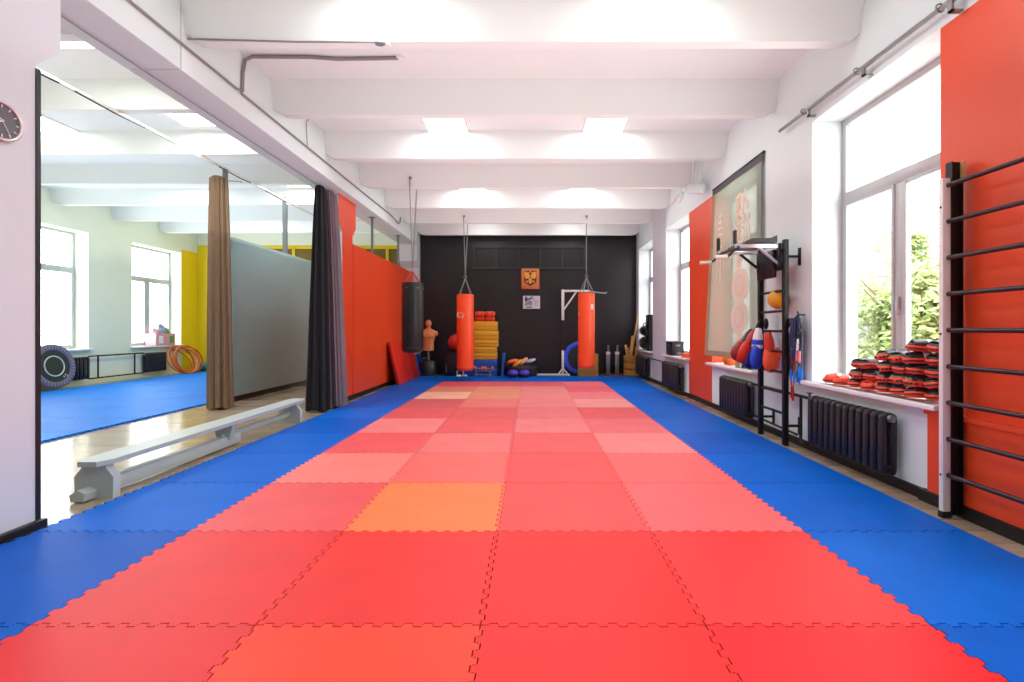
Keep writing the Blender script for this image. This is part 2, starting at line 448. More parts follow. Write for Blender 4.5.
column(2, 2.7, 3.25, GX0, -3.31, None, y_near=YREAR)           # the near wall carrying the clock ends in a column
column(3, 8.80, 9.30, GX0, -3.42, RED)
column(4, 14.05, 14.30, GX0, -3.26, None)
struct('trim_5', MB().box((-3.42, 3.245, FZ), (-3.302, 3.275, 3.06)), BASEB)   # black strip at the wall's end

# red half-height partition
pl = MB(); pl.use(RED).box((-3.46, 9.30, FZ), (-3.40, 14.3, 2.94)); struct('wall_left', pl)
# grey board partition in the next hall
pg = MB(); pg.box((-5.52, 8.90, FZ+.10), (-5.46, 15.6, 3.0)); struct('wall_partition', pg, GREYB)

# baseboards
struct('baseboard_partition', MB().box((-5.52, 8.90, FZ), (-5.45, 15.6, FZ+.10)), BASEB)
struct('baseboard_left', MB().box((-3.40, 8.85, FZ), (-3.375, 14.3, FZ+.09)), BASEB)
struct('baseboard_near_left', MB().box((-3.31, YREAR, FZ), (-3.265, 3.29, FZ+.065), .01), BASEB)
br = MB(); br.box((XR-.022, 3.80, FZ), (XR, 14.3, FZ+.085)); br.box((XR-.052, YREAR, FZ), (XR-.03, 3.83, FZ+.09)); br.box((XR-.04, 3.80, FZ), (XR, 3.83, FZ+.09))
struct('baseboard_right', br, BASEB)
struct('baseboard_back', MB().box((-3.4, YB-.02, FZ), (XR-.022, YB, FZ+.08)), BASEB)

# ------------------------------------------------------------------ puzzle mats
PER, DEP, GAP = 10, .026, .006
def seam(n=PER):
    """interlocking tooth line over a unit edge: (t, offset)"""
    out = [(0, 0), (.035, 0)]
    L = (1-.07)/n
    for i in range(n):
        s = .035+i*L; d = DEP/2 if i % 2 == 0 else -DEP/2
        for t, o in ((.08, 0), (.03, d), (.97, d), (.92, 0)): out.append((s+L*t, o))
    out += [(.965, 0), (1, 0)]
    return out
SEAM = seam(21)
def mat_poly(x0, y0, x1, y1, teeth):
    """teeth: (front, right, back, left) booleans"""
    g2 = GAP/2; P = []
    w, d = x1-x0, y1-y0
    f, r, b, l = teeth
    fl = [(x0+t*w, y0+(o if f else 0)+g2) for t, o in SEAM]
    rt = [(x1+(o if r else 0)-g2, y0+t*d) for t, o in SEAM]
    bk = [(x0+t*w, y1+(o if b else 0)-g2) for t, o in SEAM][::-1]
    lf = [(x0+(o if l else 0)+g2, y0+t*d) for t, o in SEAM][::-1]
    P = [(x0+g2, y0+g2)] + fl[1:-1] + [(x1-g2, y0+g2)] + rt[1:-1] + [(x1-g2, y1-g2)] + bk[1:-1] + [(x0+g2, y1-g2)] + lf[1:-1]
    return P
def mat_tile_obj(x0, y0, x1, y1, teeth, m, label, group, ribbed=False):
    cx, cy = (x0+x1)/2, (y0+y1)/2
    mb = MB(); mb.prism(mat_poly(x0, y0, x1, y1, teeth), FZ+.001, 0.0, lambda u, v, d: (u, v, d))
    solo('puzzle_mat', mb, m, label, 'mat', (cx, cy, FZ), group)
ordw = ['first', 'second', 'third', 'fourth', 'fifth', 'sixth', 'seventh', 'eighth', 'ninth', 'tenth', 'eleventh', 'twelfth', 'thirteenth', 'fourteenth']
colw = ['far left', 'centre left', 'centre right', 'far right']
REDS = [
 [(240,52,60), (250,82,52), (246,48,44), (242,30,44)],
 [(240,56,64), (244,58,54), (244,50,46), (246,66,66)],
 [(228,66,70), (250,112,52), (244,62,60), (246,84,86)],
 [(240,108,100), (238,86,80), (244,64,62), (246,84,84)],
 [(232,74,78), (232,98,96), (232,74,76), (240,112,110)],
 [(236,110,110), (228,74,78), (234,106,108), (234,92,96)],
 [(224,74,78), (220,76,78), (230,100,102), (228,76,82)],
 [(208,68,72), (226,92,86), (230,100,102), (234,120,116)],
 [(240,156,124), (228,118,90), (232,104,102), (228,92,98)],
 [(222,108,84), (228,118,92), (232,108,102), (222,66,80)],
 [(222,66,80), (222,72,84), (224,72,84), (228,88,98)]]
CN = [
 ['ribbed crimson', 'orange red', 'bright red', 'crimson'], ['pinkish red', 'scarlet', 'bright red', 'light red'], ['dusky red', 'plain orange', 'coral red', 'light coral'],
 ['pale salmon', 'salmon', 'coral red', 'light coral'], ['rose red', 'pale rose', 'rose red', 'pale pink'], ['pale pink', 'rose red', 'pale pink', 'rose pink'],
 ['rose red', 'rose red', 'pale pink', 'rose red'], ['dull rose', 'peach pink', 'pale pink', 'pale pink'], ['pale peach', 'peach', 'pale pink', 'rose pink'],
 ['orange peach', 'peach', 'pale pink', 'rose red'], ['rose red', 'rose red', 'rose red', 'rose pink']]
MX0 = -2.2246; MY0 = 1.159
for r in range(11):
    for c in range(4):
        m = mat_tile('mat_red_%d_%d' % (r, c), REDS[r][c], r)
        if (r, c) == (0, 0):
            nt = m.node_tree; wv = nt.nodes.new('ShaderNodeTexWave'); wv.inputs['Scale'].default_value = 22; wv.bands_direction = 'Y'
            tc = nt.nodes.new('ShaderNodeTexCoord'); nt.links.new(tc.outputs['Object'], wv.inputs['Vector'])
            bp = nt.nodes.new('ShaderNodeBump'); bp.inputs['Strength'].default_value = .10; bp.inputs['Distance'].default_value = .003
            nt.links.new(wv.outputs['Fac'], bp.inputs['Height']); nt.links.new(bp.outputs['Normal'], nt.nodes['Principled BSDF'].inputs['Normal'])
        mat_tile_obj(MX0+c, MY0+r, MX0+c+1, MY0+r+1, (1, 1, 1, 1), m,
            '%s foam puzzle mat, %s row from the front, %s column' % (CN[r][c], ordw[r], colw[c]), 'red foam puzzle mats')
BL = [mat_tile('mat_blue_%d' % k, c) for k, c in enumerate([(0, 88, 186), (0, 83, 180), (0, 94, 194), (0, 90, 190)])]
for r in range(12):
    y0 = MY0+r; lo = r < 11
    mat_tile_obj(MX0-1, y0, MX0, y0+1, (1, 1, 1, 1), BL[r % 4], 'blue foam puzzle mat in the left border strip, %s from the front' % ordw[r], 'blue border puzzle mats')
    mat_tile_obj(MX0+4, y0, MX0+5.05, y0+1, (1, 0, 1, 1), BL[(r+1) % 4], 'blue foam puzzle mat in the right border strip, %s from the front' % ordw[r], 'blue border puzzle mats')
for c in range(4):
    mat_tile_obj(MX0+c, MY0+11, MX0+c+1, MY0+12, (1, 1, 1, 1), BL[c % 4], 'blue foam puzzle mat in the back border strip, %s column' % colw[c], 'blue border puzzle mats')
for c in range(6):
    x1 = MX0+c+(1.05 if c == 5 else 0)
    mat_tile_obj(MX0-1+c, MY0+12, x1, 13.62, (1, 1 if c < 5 else 0, 0, 1), BL[(c+2) % 4], 'narrow cut blue mat along the black back wall, %s from the left' % ordw[c], 'cut blue mats by the back wall')
BL2 = [mat_tile('mat_hall_blue_%d' % k, c) for k, c in enumerate([(0, 118, 216), (0, 112, 208), (0, 122, 222)])]
for r in range(11):
    for c in range(4):
        x1 = -5.75-c*1.125; x0 = x1-1.125; y0 = 4.2+r
        px = 531+486*x1/(y0+1); pn = 531+486*x1/(y0+1) if True else 0
        if px < -80: continue
        mat_tile_obj(x0, y0, x1, y0+1, (1, 1, 1, 1), BL2[(r*2+c) % 3], 'bright blue mat in the next hall, %s column from the aisle, %s row' % (ordw[c], ordw[r]), 'blue mats in the next hall')

# ------------------------------------------------------------------ ceiling lights, conduits, rails
def ceiling_light(x, y, label):
    r = thing('ceiling_light', label, 'light', (x, y, SLAB), 'square ceiling light panels')
    f = MB(); w = .31
    for a, b in (((-w, -w), (w, -w+.015)), ((-w, w-.015), (w, w)), ((-w, -w), (-w+.015, w)), ((w-.015, -w), (w, w))): f.box((x+a[0], y+a[1], SLAB-.03), (x+b[0], y+b[1], SLAB-.0005))
    f.build('frame', WHITEM, r)
    MB().box((x-w+.016, y-w+.016, SLAB-.027), (x+w-.016, y+w-.016, SLAB-.004)).build('diffuser', PANELE, r)
ceiling_light(-1.29, 7.34, 'square light panel on the ceiling, left of the front pair'); ceiling_light(1.12, 7.34, 'square light panel on the ceiling, right of the front pair')
ceiling_light(-1.29, 10.44, 'square light panel on the ceiling deeper in, left of the far pair'); ceiling_light(1.12, 10.44, 'square light panel on the ceiling deeper in, right of the far pair')
ceiling_light(-7.4, 7.34, 'square light panel in the next hall, beside the clock wall'); ceiling_light(-4.95, 7.1, 'square light panel in the next hall, close to the girder')
ceiling_light(-4.95, 5.05, 'square light panel in the next hall, nearest one by the clock wall'); ceiling_light(-4.95, 10.3, 'square light panel in the next hall above the grey partition')

def pipe(name, pts, r, m, label, cat, group=None, n=8):
    mb = MB(); mb.tube(pts, r, n); return solo(name, mb, m, label, cat, pts[0], group)
CX = GX1+.016
pipe('cable_conduit', [(CX, .6, 3.97), (CX, 5.35, 3.965), (CX+.004, 5.42, 3.98), (CX, 5.46, 3.955), (CX, 9, 3.95), (CX, 11.3, 3.955), (CX, 11.9, 3.90), (CX, 12.05, 3.96), (CX, 12.08, 4.1)], .013, CONDUIT, 'long grey cable conduit running along the side of the white girder', 'conduit')
pipe('cable_conduit', [(CX, 5.46, 3.985), (CX, 5.47, 4.2), (CX+.01, 5.50, 4.36), (CX+.08, 5.52, SLAB-.022), (-2.5, 5.53, SLAB-.022), (-2.2, 5.57, SLAB-.022), (-1.52, 5.55, SLAB-.022)], .02, CONDUIT, 'bent grey conduit rising off the girder and across the ceiling', 'conduit')
bxm = MB(); bxm.lathe([(.045, -.03), (.05, -.012), (.05, 0)], (-1.49, 5.55, SLAB)); solo('junction_box', bxm, WHITEM, 'small round junction box at the end of the bent conduit', 'junction box', (-1.49, 5.55, SLAB))
pipe('cable_conduit', [(-3.22, 4.555, 4.035), (-2.2, 4.555, 4.006), (-1.43, 4.555, 4.006)], .009, CONDUIT, 'thin straight conduit under the nearest ceiling rib', 'conduit')
e = MB(); e.use(GREYP).ell((-1.42, 4.57, 4.0), (.05, .035, .022)); e.use(WHITEM).tube([(-1.36, 4.57, 4.0), (-1.33, 4.57, 4.0)], .028, 12); solo('junction_box', e, None, 'small grey lamp holder under the nearest ceiling rib', 'junction box', (-1.42, 4.57, 4.0))
pipe('light_wire', [(CX, 7.05, 3.97), (CX, 7.02, 4.3), (CX+.06, 7.05, SLAB-.007), (-1.61, 7.05, SLAB-.006)], .006, CONDUIT, 'thin wire running across the ceiling to the left light panel', 'wire')
pipe('soffit_wire', [(-3.62, 3.46, GZ-.006), (-3.60, 6, GZ-.006), (-3.57, 9.2, GZ-.006)], .004, CONDUIT, 'thin dark wire stretched along the underside of the girder', 'wire')

# track with lamps hung under the ribs of the next hall
tr = thing('lighting_track', 'long thin pale ceiling track over the wooden aisle of the next hall', 'track', (-5.25, 3.5, 4.07))
t = MB(); t.box((-5.27, 3.2, 4.06), (-5.235, 14, 4.085)); t.build('track', WHITEM, tr)
MB().box((-5.30, 3.2, 4.065), (-5.285, 14, 4.08)).build('edge_strip', GREYP, tr)
for k, y in enumerate((4.4, 5.6, 7.2, 8.1, 9.6)):
    q = MB(); q.tube([(-5.25, y, 4.05), (-5.22, y+.55, 4.02), (-5.25, y+1.0, 4.05)], .010, 6); q.build('cable', DARKM if k != 2 else WHITEM, tr)

# posts holding the partitions
def post(x, y, z0, z1, label, w=.022):
    p = MB(); p.box((x-w, y-w, z0), (x+w, y+w, z1-.012)); p.box((x-.06, y-.05, z1-.012), (x+.06, y+.05, z1)); solo('steel_post', p, GREYP, label, 'post', (x, y, z0), 'steel posts above the partitions')
post(-3.43, 10.5, 2.94, GZ, 'steel post on the red partition, nearer of the two'); post(-3.43, 12.55, 2.94, GZ, 'steel post on the red partition, farther one')
post(-5.49, 10.85, 3.0, 4.40, 'grey steel post rising from the grey board partition to the ceiling', .04); post(-5.49, 13.6, 3.0, 4.40, 'grey steel post at the far part of the grey partition')
cr = MB(); cr.box((-5.27, 8.30, 3.70), (-5.21, 8.36, 4.045)); cr.tube([(-5.24, 8.33, 3.86), (-5.02, 8.35, 3.85), (-4.98, 8.35, 3.83), (-4.98, 8.35, 3.86)], .007, 6)
solo('curtain_bracket', cr, GREYP, 'grey steel hanger with a hook holding the tan curtain up', 'bracket', (-5.24, 8.33, 4.04))

# curtains gathered into bunches
def bunch(c0, a0, b0, z1, c1, a1, b1, z0, folds, amp, nz=26, n=140, tw=.3, seed=0):
    rnd = random.Random(seed); ph = [rnd.uniform(0, 6.28) for _ in range(5)]
    rings = []
    for i in range(nz+1):
        t = i/nz; z = z1+(z0-z1)*t
        s = t**.8
        cx = c0[0]+(c1[0]-c0[0])*s; cy = c0[1]+(c1[1]-c0[1])*s; a = a0+(a1-a0)*s; b = b0+(b1-b0)*s
        ring = []
        for j in range(n):
            th = 2*PI*j/n
            f = 1+amp*(math.sin(folds*th+ph[0]+tw*math.sin(3*t+ph[1]))+.45*math.sin((folds*2+1)*th+ph[2]+t*1.2)) + .06*math.sin(2*th+ph[3]+2*t)
            ring.append((cx+a*f*math.cos(th), cy+b*f*math.sin(th), z+(.02*math.sin(3*th+ph[4]) if i == nz else 0)))
        rings.append(ring)
    return MB().loft(rings)
def curtain_top(root, c, a, b, z, m):
    q = MB(); q.lathe([(1, 0), (1, .05)], n=30, M=TR(c[0], c[1], z) @ Matrix.Diagonal((a, b, 1, 1))); q.build('heading_tape', m, root)
ct = thing('curtain', 'tan curtain gathered at the end of the grey partition', 'curtain', (-5.28, 8.22, 0))
bunch((-5.29, 8.25), .10, .13, 3.86, (-5.23, 8.2), .155, .2, .0, 9, .20, seed=2).build('drape', BROWNC, ct); curtain_top(ct, (-5.29, 8.25), .09, .12, 3.84, BROWNC)
ct = thing('curtain', 'black curtain hanging gathered from the girder beside a mauve one', 'curtain', (-3.45, 7.95, 0))
bunch((-3.49, 8.05), .055, .10, 3.66, (-3.46, 7.92), .17, .17, .0, 8, .18, seed=4).build('drape', BLACKC, ct); curtain_top(ct, (-3.49, 8.05), .05, .09, 3.63, BLACKC)
ct = thing('curtain', 'mauve curtain hanging gathered between the black curtain and the red wall', 'curtain', (-3.4, 8.4, 0))
bunch((-3.48, 8.36), .09, .14, 3.66, (-3.33, 8.32), .13, .19, .0, 8, .2, seed=5).build('drape', MAUVEC, ct); curtain_top(ct, (-3.48, 8.36), .08, .13, 3.63, MAUVEC)

# ------------------------------------------------------------------ clock
ck = thing('wall_clock', 'round dark faced clock with a pale rim on the near left wall', 'clock', (-3.31, 3.02, 2.61))
cc = Vector((-3.31, 3.02, 2.61))
Mc = TR(*cc) @ RY(PI/2)
dl = MB().lathe([(.118, .0), (.118, .02)], M=Mc, n=40).build('dial', CLOCKF, ck)
rg = MB(); rg.torus(cc+Vector((.022, 0, 0)), .115, .011, (1, 0, 0), 48, 10); rg.build('rim', CLOCKR, ck)
mk = MB()
for k in range(12):
    a = k*PI/6; mk.box((.02, -.003, .082), (.0235, .003, .100), M=TR(*cc) @ RX(a))
mk.build('hour_marks', WHITEM, dl)
for L, a, w in ((.055, 2.2, .004), (.088, .9, .003), (.09, -2.6, .0015)):
    MB().box((.024, -w, -.012), (.026, w, L), M=TR(*cc) @ RX(a)).build('hand', WHITEM, dl)

# ------------------------------------------------------------------ gymnastic bench
be = thing('gym_bench', 'long low grey painted gymnastic bench on the wooden floor by the mats', 'bench', (-3.55, 3.85, FZ))
bx, by0, by1 = -3.455, 3.78, 7.25
p = MB(); w = .125
pol = [(-w+.05, by0), (w-.05, by0), (w, by0+.10), (w, by1-.10), (w-.05, by1), (-w+.05, by1), (-w, by1-.10), (-w, by0+.10)]
p.prism(pol, FZ+.265, FZ+.305, lambda u, v, d: (bx+u, v, d)); p.build('seat', BENCHP, be)
leg = [(-.10, .265), (-.10, .24), (-.155, .17), (-.15, .0), (.15, .0), (.155, .17), (.10, .24), (.10, .265)]
for y in (by0+.06, by1-.30):
    q = MB(); q.prism(leg, y, y+.07, lambda u, v, d: (bx+u, d, FZ+v)); q.build('leg', BENCHP, be)
q = MB(); q.prism([(-.11, .265), (.11, .265), (.07, .10), (-.07, .10)], 5.45, 5.52, lambda u, v, d: (bx+u, d, FZ+v)); q.build('leg', BENCHP, be)
MB().box((bx-.055, by0+.10, FZ+.02), (bx+.055, by1-1.55, FZ+.135), .006).build('floor_beam', BENCHP, be)
MB().box((bx-.02, 5.4, FZ+.10), (bx+.02, by1-.26, FZ+.16), .004).build('stretcher', BENCHP, be)
hk = MB(); hk.prism([(-.05, .0), (.05, .0), (.06, .06), (.0, .09), (-.06, .05)], by0-.05, by0+.062, lambda u, v, d: (bx-.03+u, d, FZ+.01+v)); hk.build('beam_end', BENCHP, be)

# ------------------------------------------------------------------ punching bags
def chain(mb, a, b, L=.05, r=.0055):
    a, b = Vector(a), Vector(b); n = max(2, int((b-a).length/(L*.75))); d = (b-a).normalized(); u = d.orthogonal().normalized(); w = d.cross(u)
    for i in range(n):
        c = a+(b-a)*((i+.5)/n); s = u if i % 2 else w
        mb.tube([c+d*(L/2)*math.cos(t)+s*.013*math.sin(t) for t in [2*PI*k/8 for k in range(8)]], r, 5, True)
def bag(x, y, zt, zb, r, m, label, hang, strap, emblem=None, hangm=None):
    root = thing('punching_bag', label, 'punching bag', (x, y, zb))
    b = MB(); b.lathe([(.02, zb), (r*.75, zb), (r*.93, zb+.03), (r, zb+.09), (r*1.01, (zb+zt)/2), (r, zt-.04), (r*.985, zt), (r*.9, zt+.004), (r*.2, zt-.02)], (x, y, 0), 40)
    bo = b.build('body', m, root)
    s = MB(); s.torus((x, y, zt-.05), r+.001, .008, (0, 0, 1), 40, 8); s.torus((x, y, zb+.10), r-.003, .006, (0, 0, 1), 40, 8); s.build('hem', m, bo)
    zh = strap
    for k in range(4):
        a = PI/4+k*PI/2+.25; q = MB(); q.tube([(x+r*.93*math.cos(a), y+r*.93*math.sin(a), zt-.03), (x+r*.9*math.cos(a), y+r*.9*math.sin(a), zt+.02), (x, y, zh)], .011, 6); q.build('strap', hangm or STEELG, root)
    MB().torus((x, y, zh+.03), .035, .009, (0, 1, 0), 20, 6).build('ring', STEELG, root)
    root['_b'] = bo.name
    return root
def BODY(r): return bpy.data.objects[r['_b']]
def rig(root, x, y, zh, ya, yb, kind):
    c = MB()
    top = 4.17
    if kind == 'chain': 
        chain(c, (x, y, zh+.04), (x, y, 4.0)); chain(c, (x, y, 4.0), (x, ya, top))
    else:
        c.tube([(x, y, zh+.04), (x-.02, ya, 4.02), (x-.025, ya, top)], .010, 6); chain(c, (x, y, zh+.05), (x+.05, yb, 4.02))
    c.build('chain', STEELG, root)
    MB().ell((x-.01, ya+.0, top+.01), .028).build('anchor', GREYP, root)
R1 = ribs[7]; R2 = ribs[9]
b = bag(-2.28, 9.36, 2.20, .86, .205, BLACKB, 'black vinyl heavy punching bag hanging by the red wall', None, 2.42, hangm=mat('red_strap', (186, 70, 62), .6)); rig(b, -2.28, 9.36, 2.42, R1-.06, R1+.2, 'strap')
MB().lathe([(.207, .93), (.209, .935), (.209, .955), (.207, .96)], (-2.28, 9.36, 0), 40).build('band', BLACKB, BODY(b))
for k in range(6):
    a = k*PI/3+.2; MB().ell((-2.28+.205*math.cos(a), 9.36+.205*math.sin(a), 2.10), .014).build('rivet', STEELG, BODY(b))
b = bag(-1.69, 12.5, 2.20, .25, .218, ORANGEB, 'orange punching bag with a cream emblem, left of the black wall', None, 2.62); rig(b, -1.69, 12.5, 2.62, R2-.06, R2+.2, 'strap')
def onbag(mb, x, y, r, poly, az, z, s):
    P = [(u*s, v*s) for u, v in poly]
    mb.prism(P, r+.001, r+.006, lambda u, v, d: (x+d*math.sin(az+u/r), y-d*math.cos(az+u/r), z+v))
em = MB(); bear = [(-1, -.5), (-.85, -.5), (-.7, -.2), (-.35, -.2), (-.25, -.5), (-.05, -.5), (.05, -.2), (.4, -.25), (.5, -.5), (.72, -.5), (.85, -.1), (1, .0), (.98, .25), (.75, .45), (.4, .6), (.1, .62), (-.2, .75), (-.45, .62), (-.75, .55), (-.95, .2)]
onbag(em, -1.69, 12.5, .219, bear, -.55, 1.655, .13); em.build('emblem', CREAM, BODY(b))
em = MB()
for u in (-.25, -.05, .15): onbag(em, -1.69, 12.5, .222, [(u-.05, -.1), (u+.05, -.1), (u+.08, .25), (u-.04, .3)], -.55, 1.655, .13)
em.build('lettering', mat('grey_brown_print', (150, 128, 108), .6), BODY(b))
b = bag(1.424, 12.5, 2.235, .32, .216, ORANGEB, 'orange punching bag with white label, on the right before the wooden box', None, 2.64); rig(b, 1.424, 12.5, 2.64, R2-.06, R2+.2, 'chain')
em = MB(); onbag(em, 1.424, 12.5, .217, [(-.4, -.7), (.4, -.7), (.4, .7), (-.4, .7)], .62, 1.88, .09); em.build('label_patch', WHITEV, BODY(b))
em = MB(); onbag(em, 1.424, 12.5, .217, [(-.3, -.7), (.3, -.7), (.3, .5), (-.3, .5)], -1.2, 1.70, .07); em.build('emblem', CREAM, BODY(b))
for bb in (1.30, .82):
    MB().lathe([(.2165, bb), (.2185, bb+.004), (.2185, bb+.01), (.2165, bb+.014)], (1.424, 12.5, 0), 40).build('seam', ORANGEB, BODY(b))

# ------------------------------------------------------------------ along the back wall
# stack of yellow foam blocks on a blue one
sx0, sx1 = -1.94, -.96
zb = FZ
blocks = [('blue', BFOAM, .24, 0), ('blue', BFOAM, .235, .0), ('yellow', YFOAM, .19, -.01), ('yellow', YFOAM, .17, -.02), ('yellow', YFOAM, .20, .02), ('yellow', YFOAM, .26, .025), ('yellow', YFOAM, .26, .0)]
names = ['blue foam block at the very bottom of the stack', 'blue foam block directly under the yellow ones', 'yellow foam block, lowest yellow one of the stack', 'yellow foam block, second yellow one up', 'yellow foam block, third yellow one up', 'yellow foam block second from the top', 'yellow foam block on top under the red pads']
for (nm, m, h, dx), lb in zip(blocks, names):
    r = thing('foam_block', lb, 'foam block', ((sx0+sx1)/2+dx, 13.98, zb), 'stacked foam blocks')
    MB().box((sx0+dx, 13.68, zb+.001), (sx1+dx, 14.22, zb+h-.001), .02).build('block', m, r)
    MB().box((sx0+dx-.002, 13.677, zb+h*.5-.006), (sx1+dx+.002, 14.223, zb+h*.5+.006)).build('zip_seam', YSEAM if m is YFOAM else BFOAM, r)
    if m is YFOAM: MB().box((sx1+dx-.008, 13.676, zb+.01), (sx1+dx+.003, 13.70, zb+h-.01)).build('piping', mat('pale_piping', (226, 196, 120), .6), r)
    zb += h
ztop = zb
# red arm pads on top
for k, (u, v, lb) in enumerate(((-1.45, 0, 'lower left'), (-1.165, 0, 'lower right'), (-1.45, 1, 'upper left'), (-1.165, 1, 'upper right'))):
    r = thing('strike_pad', 'red strike pad on the yellow stack, %s of four' % lb, 'pad', (u, 13.9, ztop+v*.145), 'red strike pads')
    z = ztop+v*.145; h = .140
    MB().box((u-.135, 13.74, z+.001), (u+.135, 14.08, z+h), .045, seg=3).build('pad', ORANGEB if v else REDV, r)
    for s in (-.06, .06): MB().box((u+s-.015, 13.735, z+.02), (u+s+.015, 13.742, z+h-.02)).build('strap', REDV2, r)
# blue mat standing behind stack
o = MB(); o.box((-.035, -.5, 0), (.035, .5, .66), .012); ob = solo('gym_mat', o, BFOAM, 'blue gym mat standing on edge right beside the yellow stack', 'mat', (0, 0, 0)); ob.location = (-.80, 13.76, FZ); ob.rotation_euler = (0, .06, 0); 
ob.data.transform(Matrix.Scale(.42, 4, (0, 1, 0)))
# big red ball on a black plyo box
r = thing('plyo_box', 'black wooden jump box standing under the red ball', 'box', (-2.15, 13.9, FZ))
MB().box((-2.40, 13.62, FZ), (-1.97, 14.2, .66), .012).build('body', BLACKB, r)
MB().box((-2.405, 13.615, .60), (-1.965, 14.205, .672), .01).build('lid', RUBBER, r)
MB().box((-2.38, 13.612, .1), (-2.365, 13.621, .3)).build('trim', GREYP, r); MB().box((-2.0, 13.612, .1), (-1.985, 13.621, .34)).build('trim', GREYP, r)
o = MB(); o.ell((0, 0, 0), .252, 36, 24); ob = solo('exercise_ball', o, mat('red_ball', (212, 56, 42), .4), 'red exercise ball on the black box behind left orange bag', 'ball', (0, 0, 0)); ob.location = (-2.12, 13.86, .672+.252)

# torso dummy
td = thing('torso_dummy', 'tan rubber torso boxing dummy on a black base', 'dummy', (-2.90, 13.75, FZ))
def ring(z, rx, ry, n=28, yo=0, sq=2.4):
    out = []
    for j in range(n):
        a = 2*PI*j/n; c, s = math.cos(a), math.sin(a)
        out.append((-2.90+rx*math.copysign(abs(c)**(2/sq), c), 13.75+yo+ry*math.copysign(abs(s)**(2/sq), s), z))
    return out
zz = FZ
T = [(.70, .10, .09), (.71, .148, .105), (.80, .152, .108), (.88, .15, .108), (.96, .155, .112), (1.05, .178, .125), (1.12, .195, .132), (1.18, .215, .125), (1.23, .222, .108), (1.27, .19, .088), (1.30, .12, .072), (1.325, .068, .064), (1.355, .056, .060)]
rings = [ring(z, a, b_, yo=0) for z, a, b_ in T]
hd = [(1.375, .058, .066, -.008), (1.40, .070, .088, -.012), (1.44, .078, .098, -.012), (1.48, .081, .100, -.008), (1.515, .078, .097, -.004), (1.545, .062, .078, 0), (1.565, .035, .045, 0), (1.572, .01, .012, 0)]
rings += [ring(z, a, b_, yo=yo, sq=2.0) for z, a, b_, yo in hd]
b = MB(); b.loft(rings)
for s in (-1, 1):   # arm stumps, ears, chest
    b.ell((-2.90+s*.215, 13.75, 1.19), (.055, .07, .075), 14, 10)
    b.ell((-2.90+s*.082, 13.75, 1.455), (.012, .022, .034), 10, 8)
    b.ell((-2.90+s*.085, 13.65, 1.12), (.085, .04, .06), 14, 10)
    b.ell((-2.90+s*.03, 13.655, 1.478), (.02, .012, .008), 10, 6)
b.ell((-2.90, 13.643, 1.447), (.016, .022, .026), 10, 8); b.ell((-2.90, 13.652, 1.408), (.03, .012, .008), 10, 6)
b.build('torso', SKIN, td)
c = MB()
for s in (-1, 1):
    c.tube([(-2.90+s*.15, 13.635, 1.085), (-2.90+s*.085, 13.608, 1.062), (-2.90+s*.01, 13.628, 1.075)], .006, 6)
    c.ell((-2.90+s*.03, 13.652, 1.462), (.013, .006, .006), 8, 6)
c.build('shading_lines', mat('brown_line', (140, 74, 48), .6), td)
MB().lathe([(.035, .42), (.035, .70)], (-2.90, 13.75, 0), 20).build('pole', GREYP, td)
MB().lathe([(.05, FZ), (.22, FZ), (.235, .02), (.215, .38), (.19, .42), (.05, .44)], (-2.90, 13.75, 0), 32).build('base', mat('charcoal_plastic', (40, 42, 44), .4), td)
MB().tube([(-3.07, 13.6, .44), (-3.02, 13.58, .50), (-2.95, 13.62, .49)], .015, 8).build('hose', GREYP, td)

# red gym mats leaning against the red partition
def lean_mat(y0, y1, xb, xt, h, t, m, label, seamm, n=1, group='leaning gym mats'):
    ang = math.atan2(xb-xt, h)
    r = thing('gym_mat', label, 'mat', (xb, (y0+y1)/2, 0), group)
    M = TR(xb, 0, 0.002) @ RY(-ang)
    # local: x thickness to the left, z up
    MB().box((-t, y0, 0), (0, y1, math.hypot(h, xb-xt)), .018, M=M).build('cover', m, r)
    for k in range(1, 4):
        yy = y0+(y1-y0)*k/4; MB().box((-.006, yy-.004, .02), (.003, yy+.004, math.hypot(h, xb-xt)-.02), M=M).build('seam', seamm, r)
    return r
lean_mat(11.38, 12.46, -3.07, -3.285, 1.0, .05, REDV, 'red gym mat leaning on the red partition, front one nearest the camera', REDV2)
lean_mat(11.42, 12.44, -3.125, -3.340, 1.0, .045, REDV2, 'red gym mat leaning behind the front red mat', REDV)
lean_mat(12.50, 13.50, -3.09, -3.305, .98, .05, REDV2, 'red gym mat leaning on the partition, farther one behind the black bag', REDV)
ob = lean_mat(13.56, 14.2, -3.06, -3.26, .60, .035, BFOAM, 'small blue mat leaning in the left corner behind the red mats', BFOAM)
# orange dumbbells on a small rack
rk = thing('dumbbell_rack', 'small grey metal rack on the floor in front of blue foam', 'rack', (-1.33, 13.66, FZ))
q = MB()
for x in (-1.52, -1.14): q.box((x-.02, 13.5, .0), (x+.02, 13.53, .15)); q.box((x-.02, 13.42, 0.0), (x+.02, 13.60, .02))
q.box((-1.60, 13.495, .03), (-1.06, 13.525, .055)); q.box((-1.58, 13.48, .145), (-1.08, 13.55, .16)); q.build('frame', STEELG, rk)
def dumbbell(x, y, z, label, m=None):
    r = thing('dumbbell', label, 'dumbbell', (x, y, z), 'orange dumbbells')
    MB().tube([(x-.07, y, z+.06), (x+.07, y, z+.06)], .016, 10).build('handle', STEELG, r)
    for s in (-1, 1): MB().lathe([(.03, 0), (.056, .01), (.06, .03), (.056, .055), (.03, .065)], M=TR(x+s*.07, y, z+.06) @ RY(s*PI/2), n=12).build('head', m or ORANGEB, r)
dumbbell(-1.45, 13.515, .16, 'orange dumbbell on the little rack, left one'); dumbbell(-1.17, 13.515, .16, 'orange dumbbell on the little rack, right one')
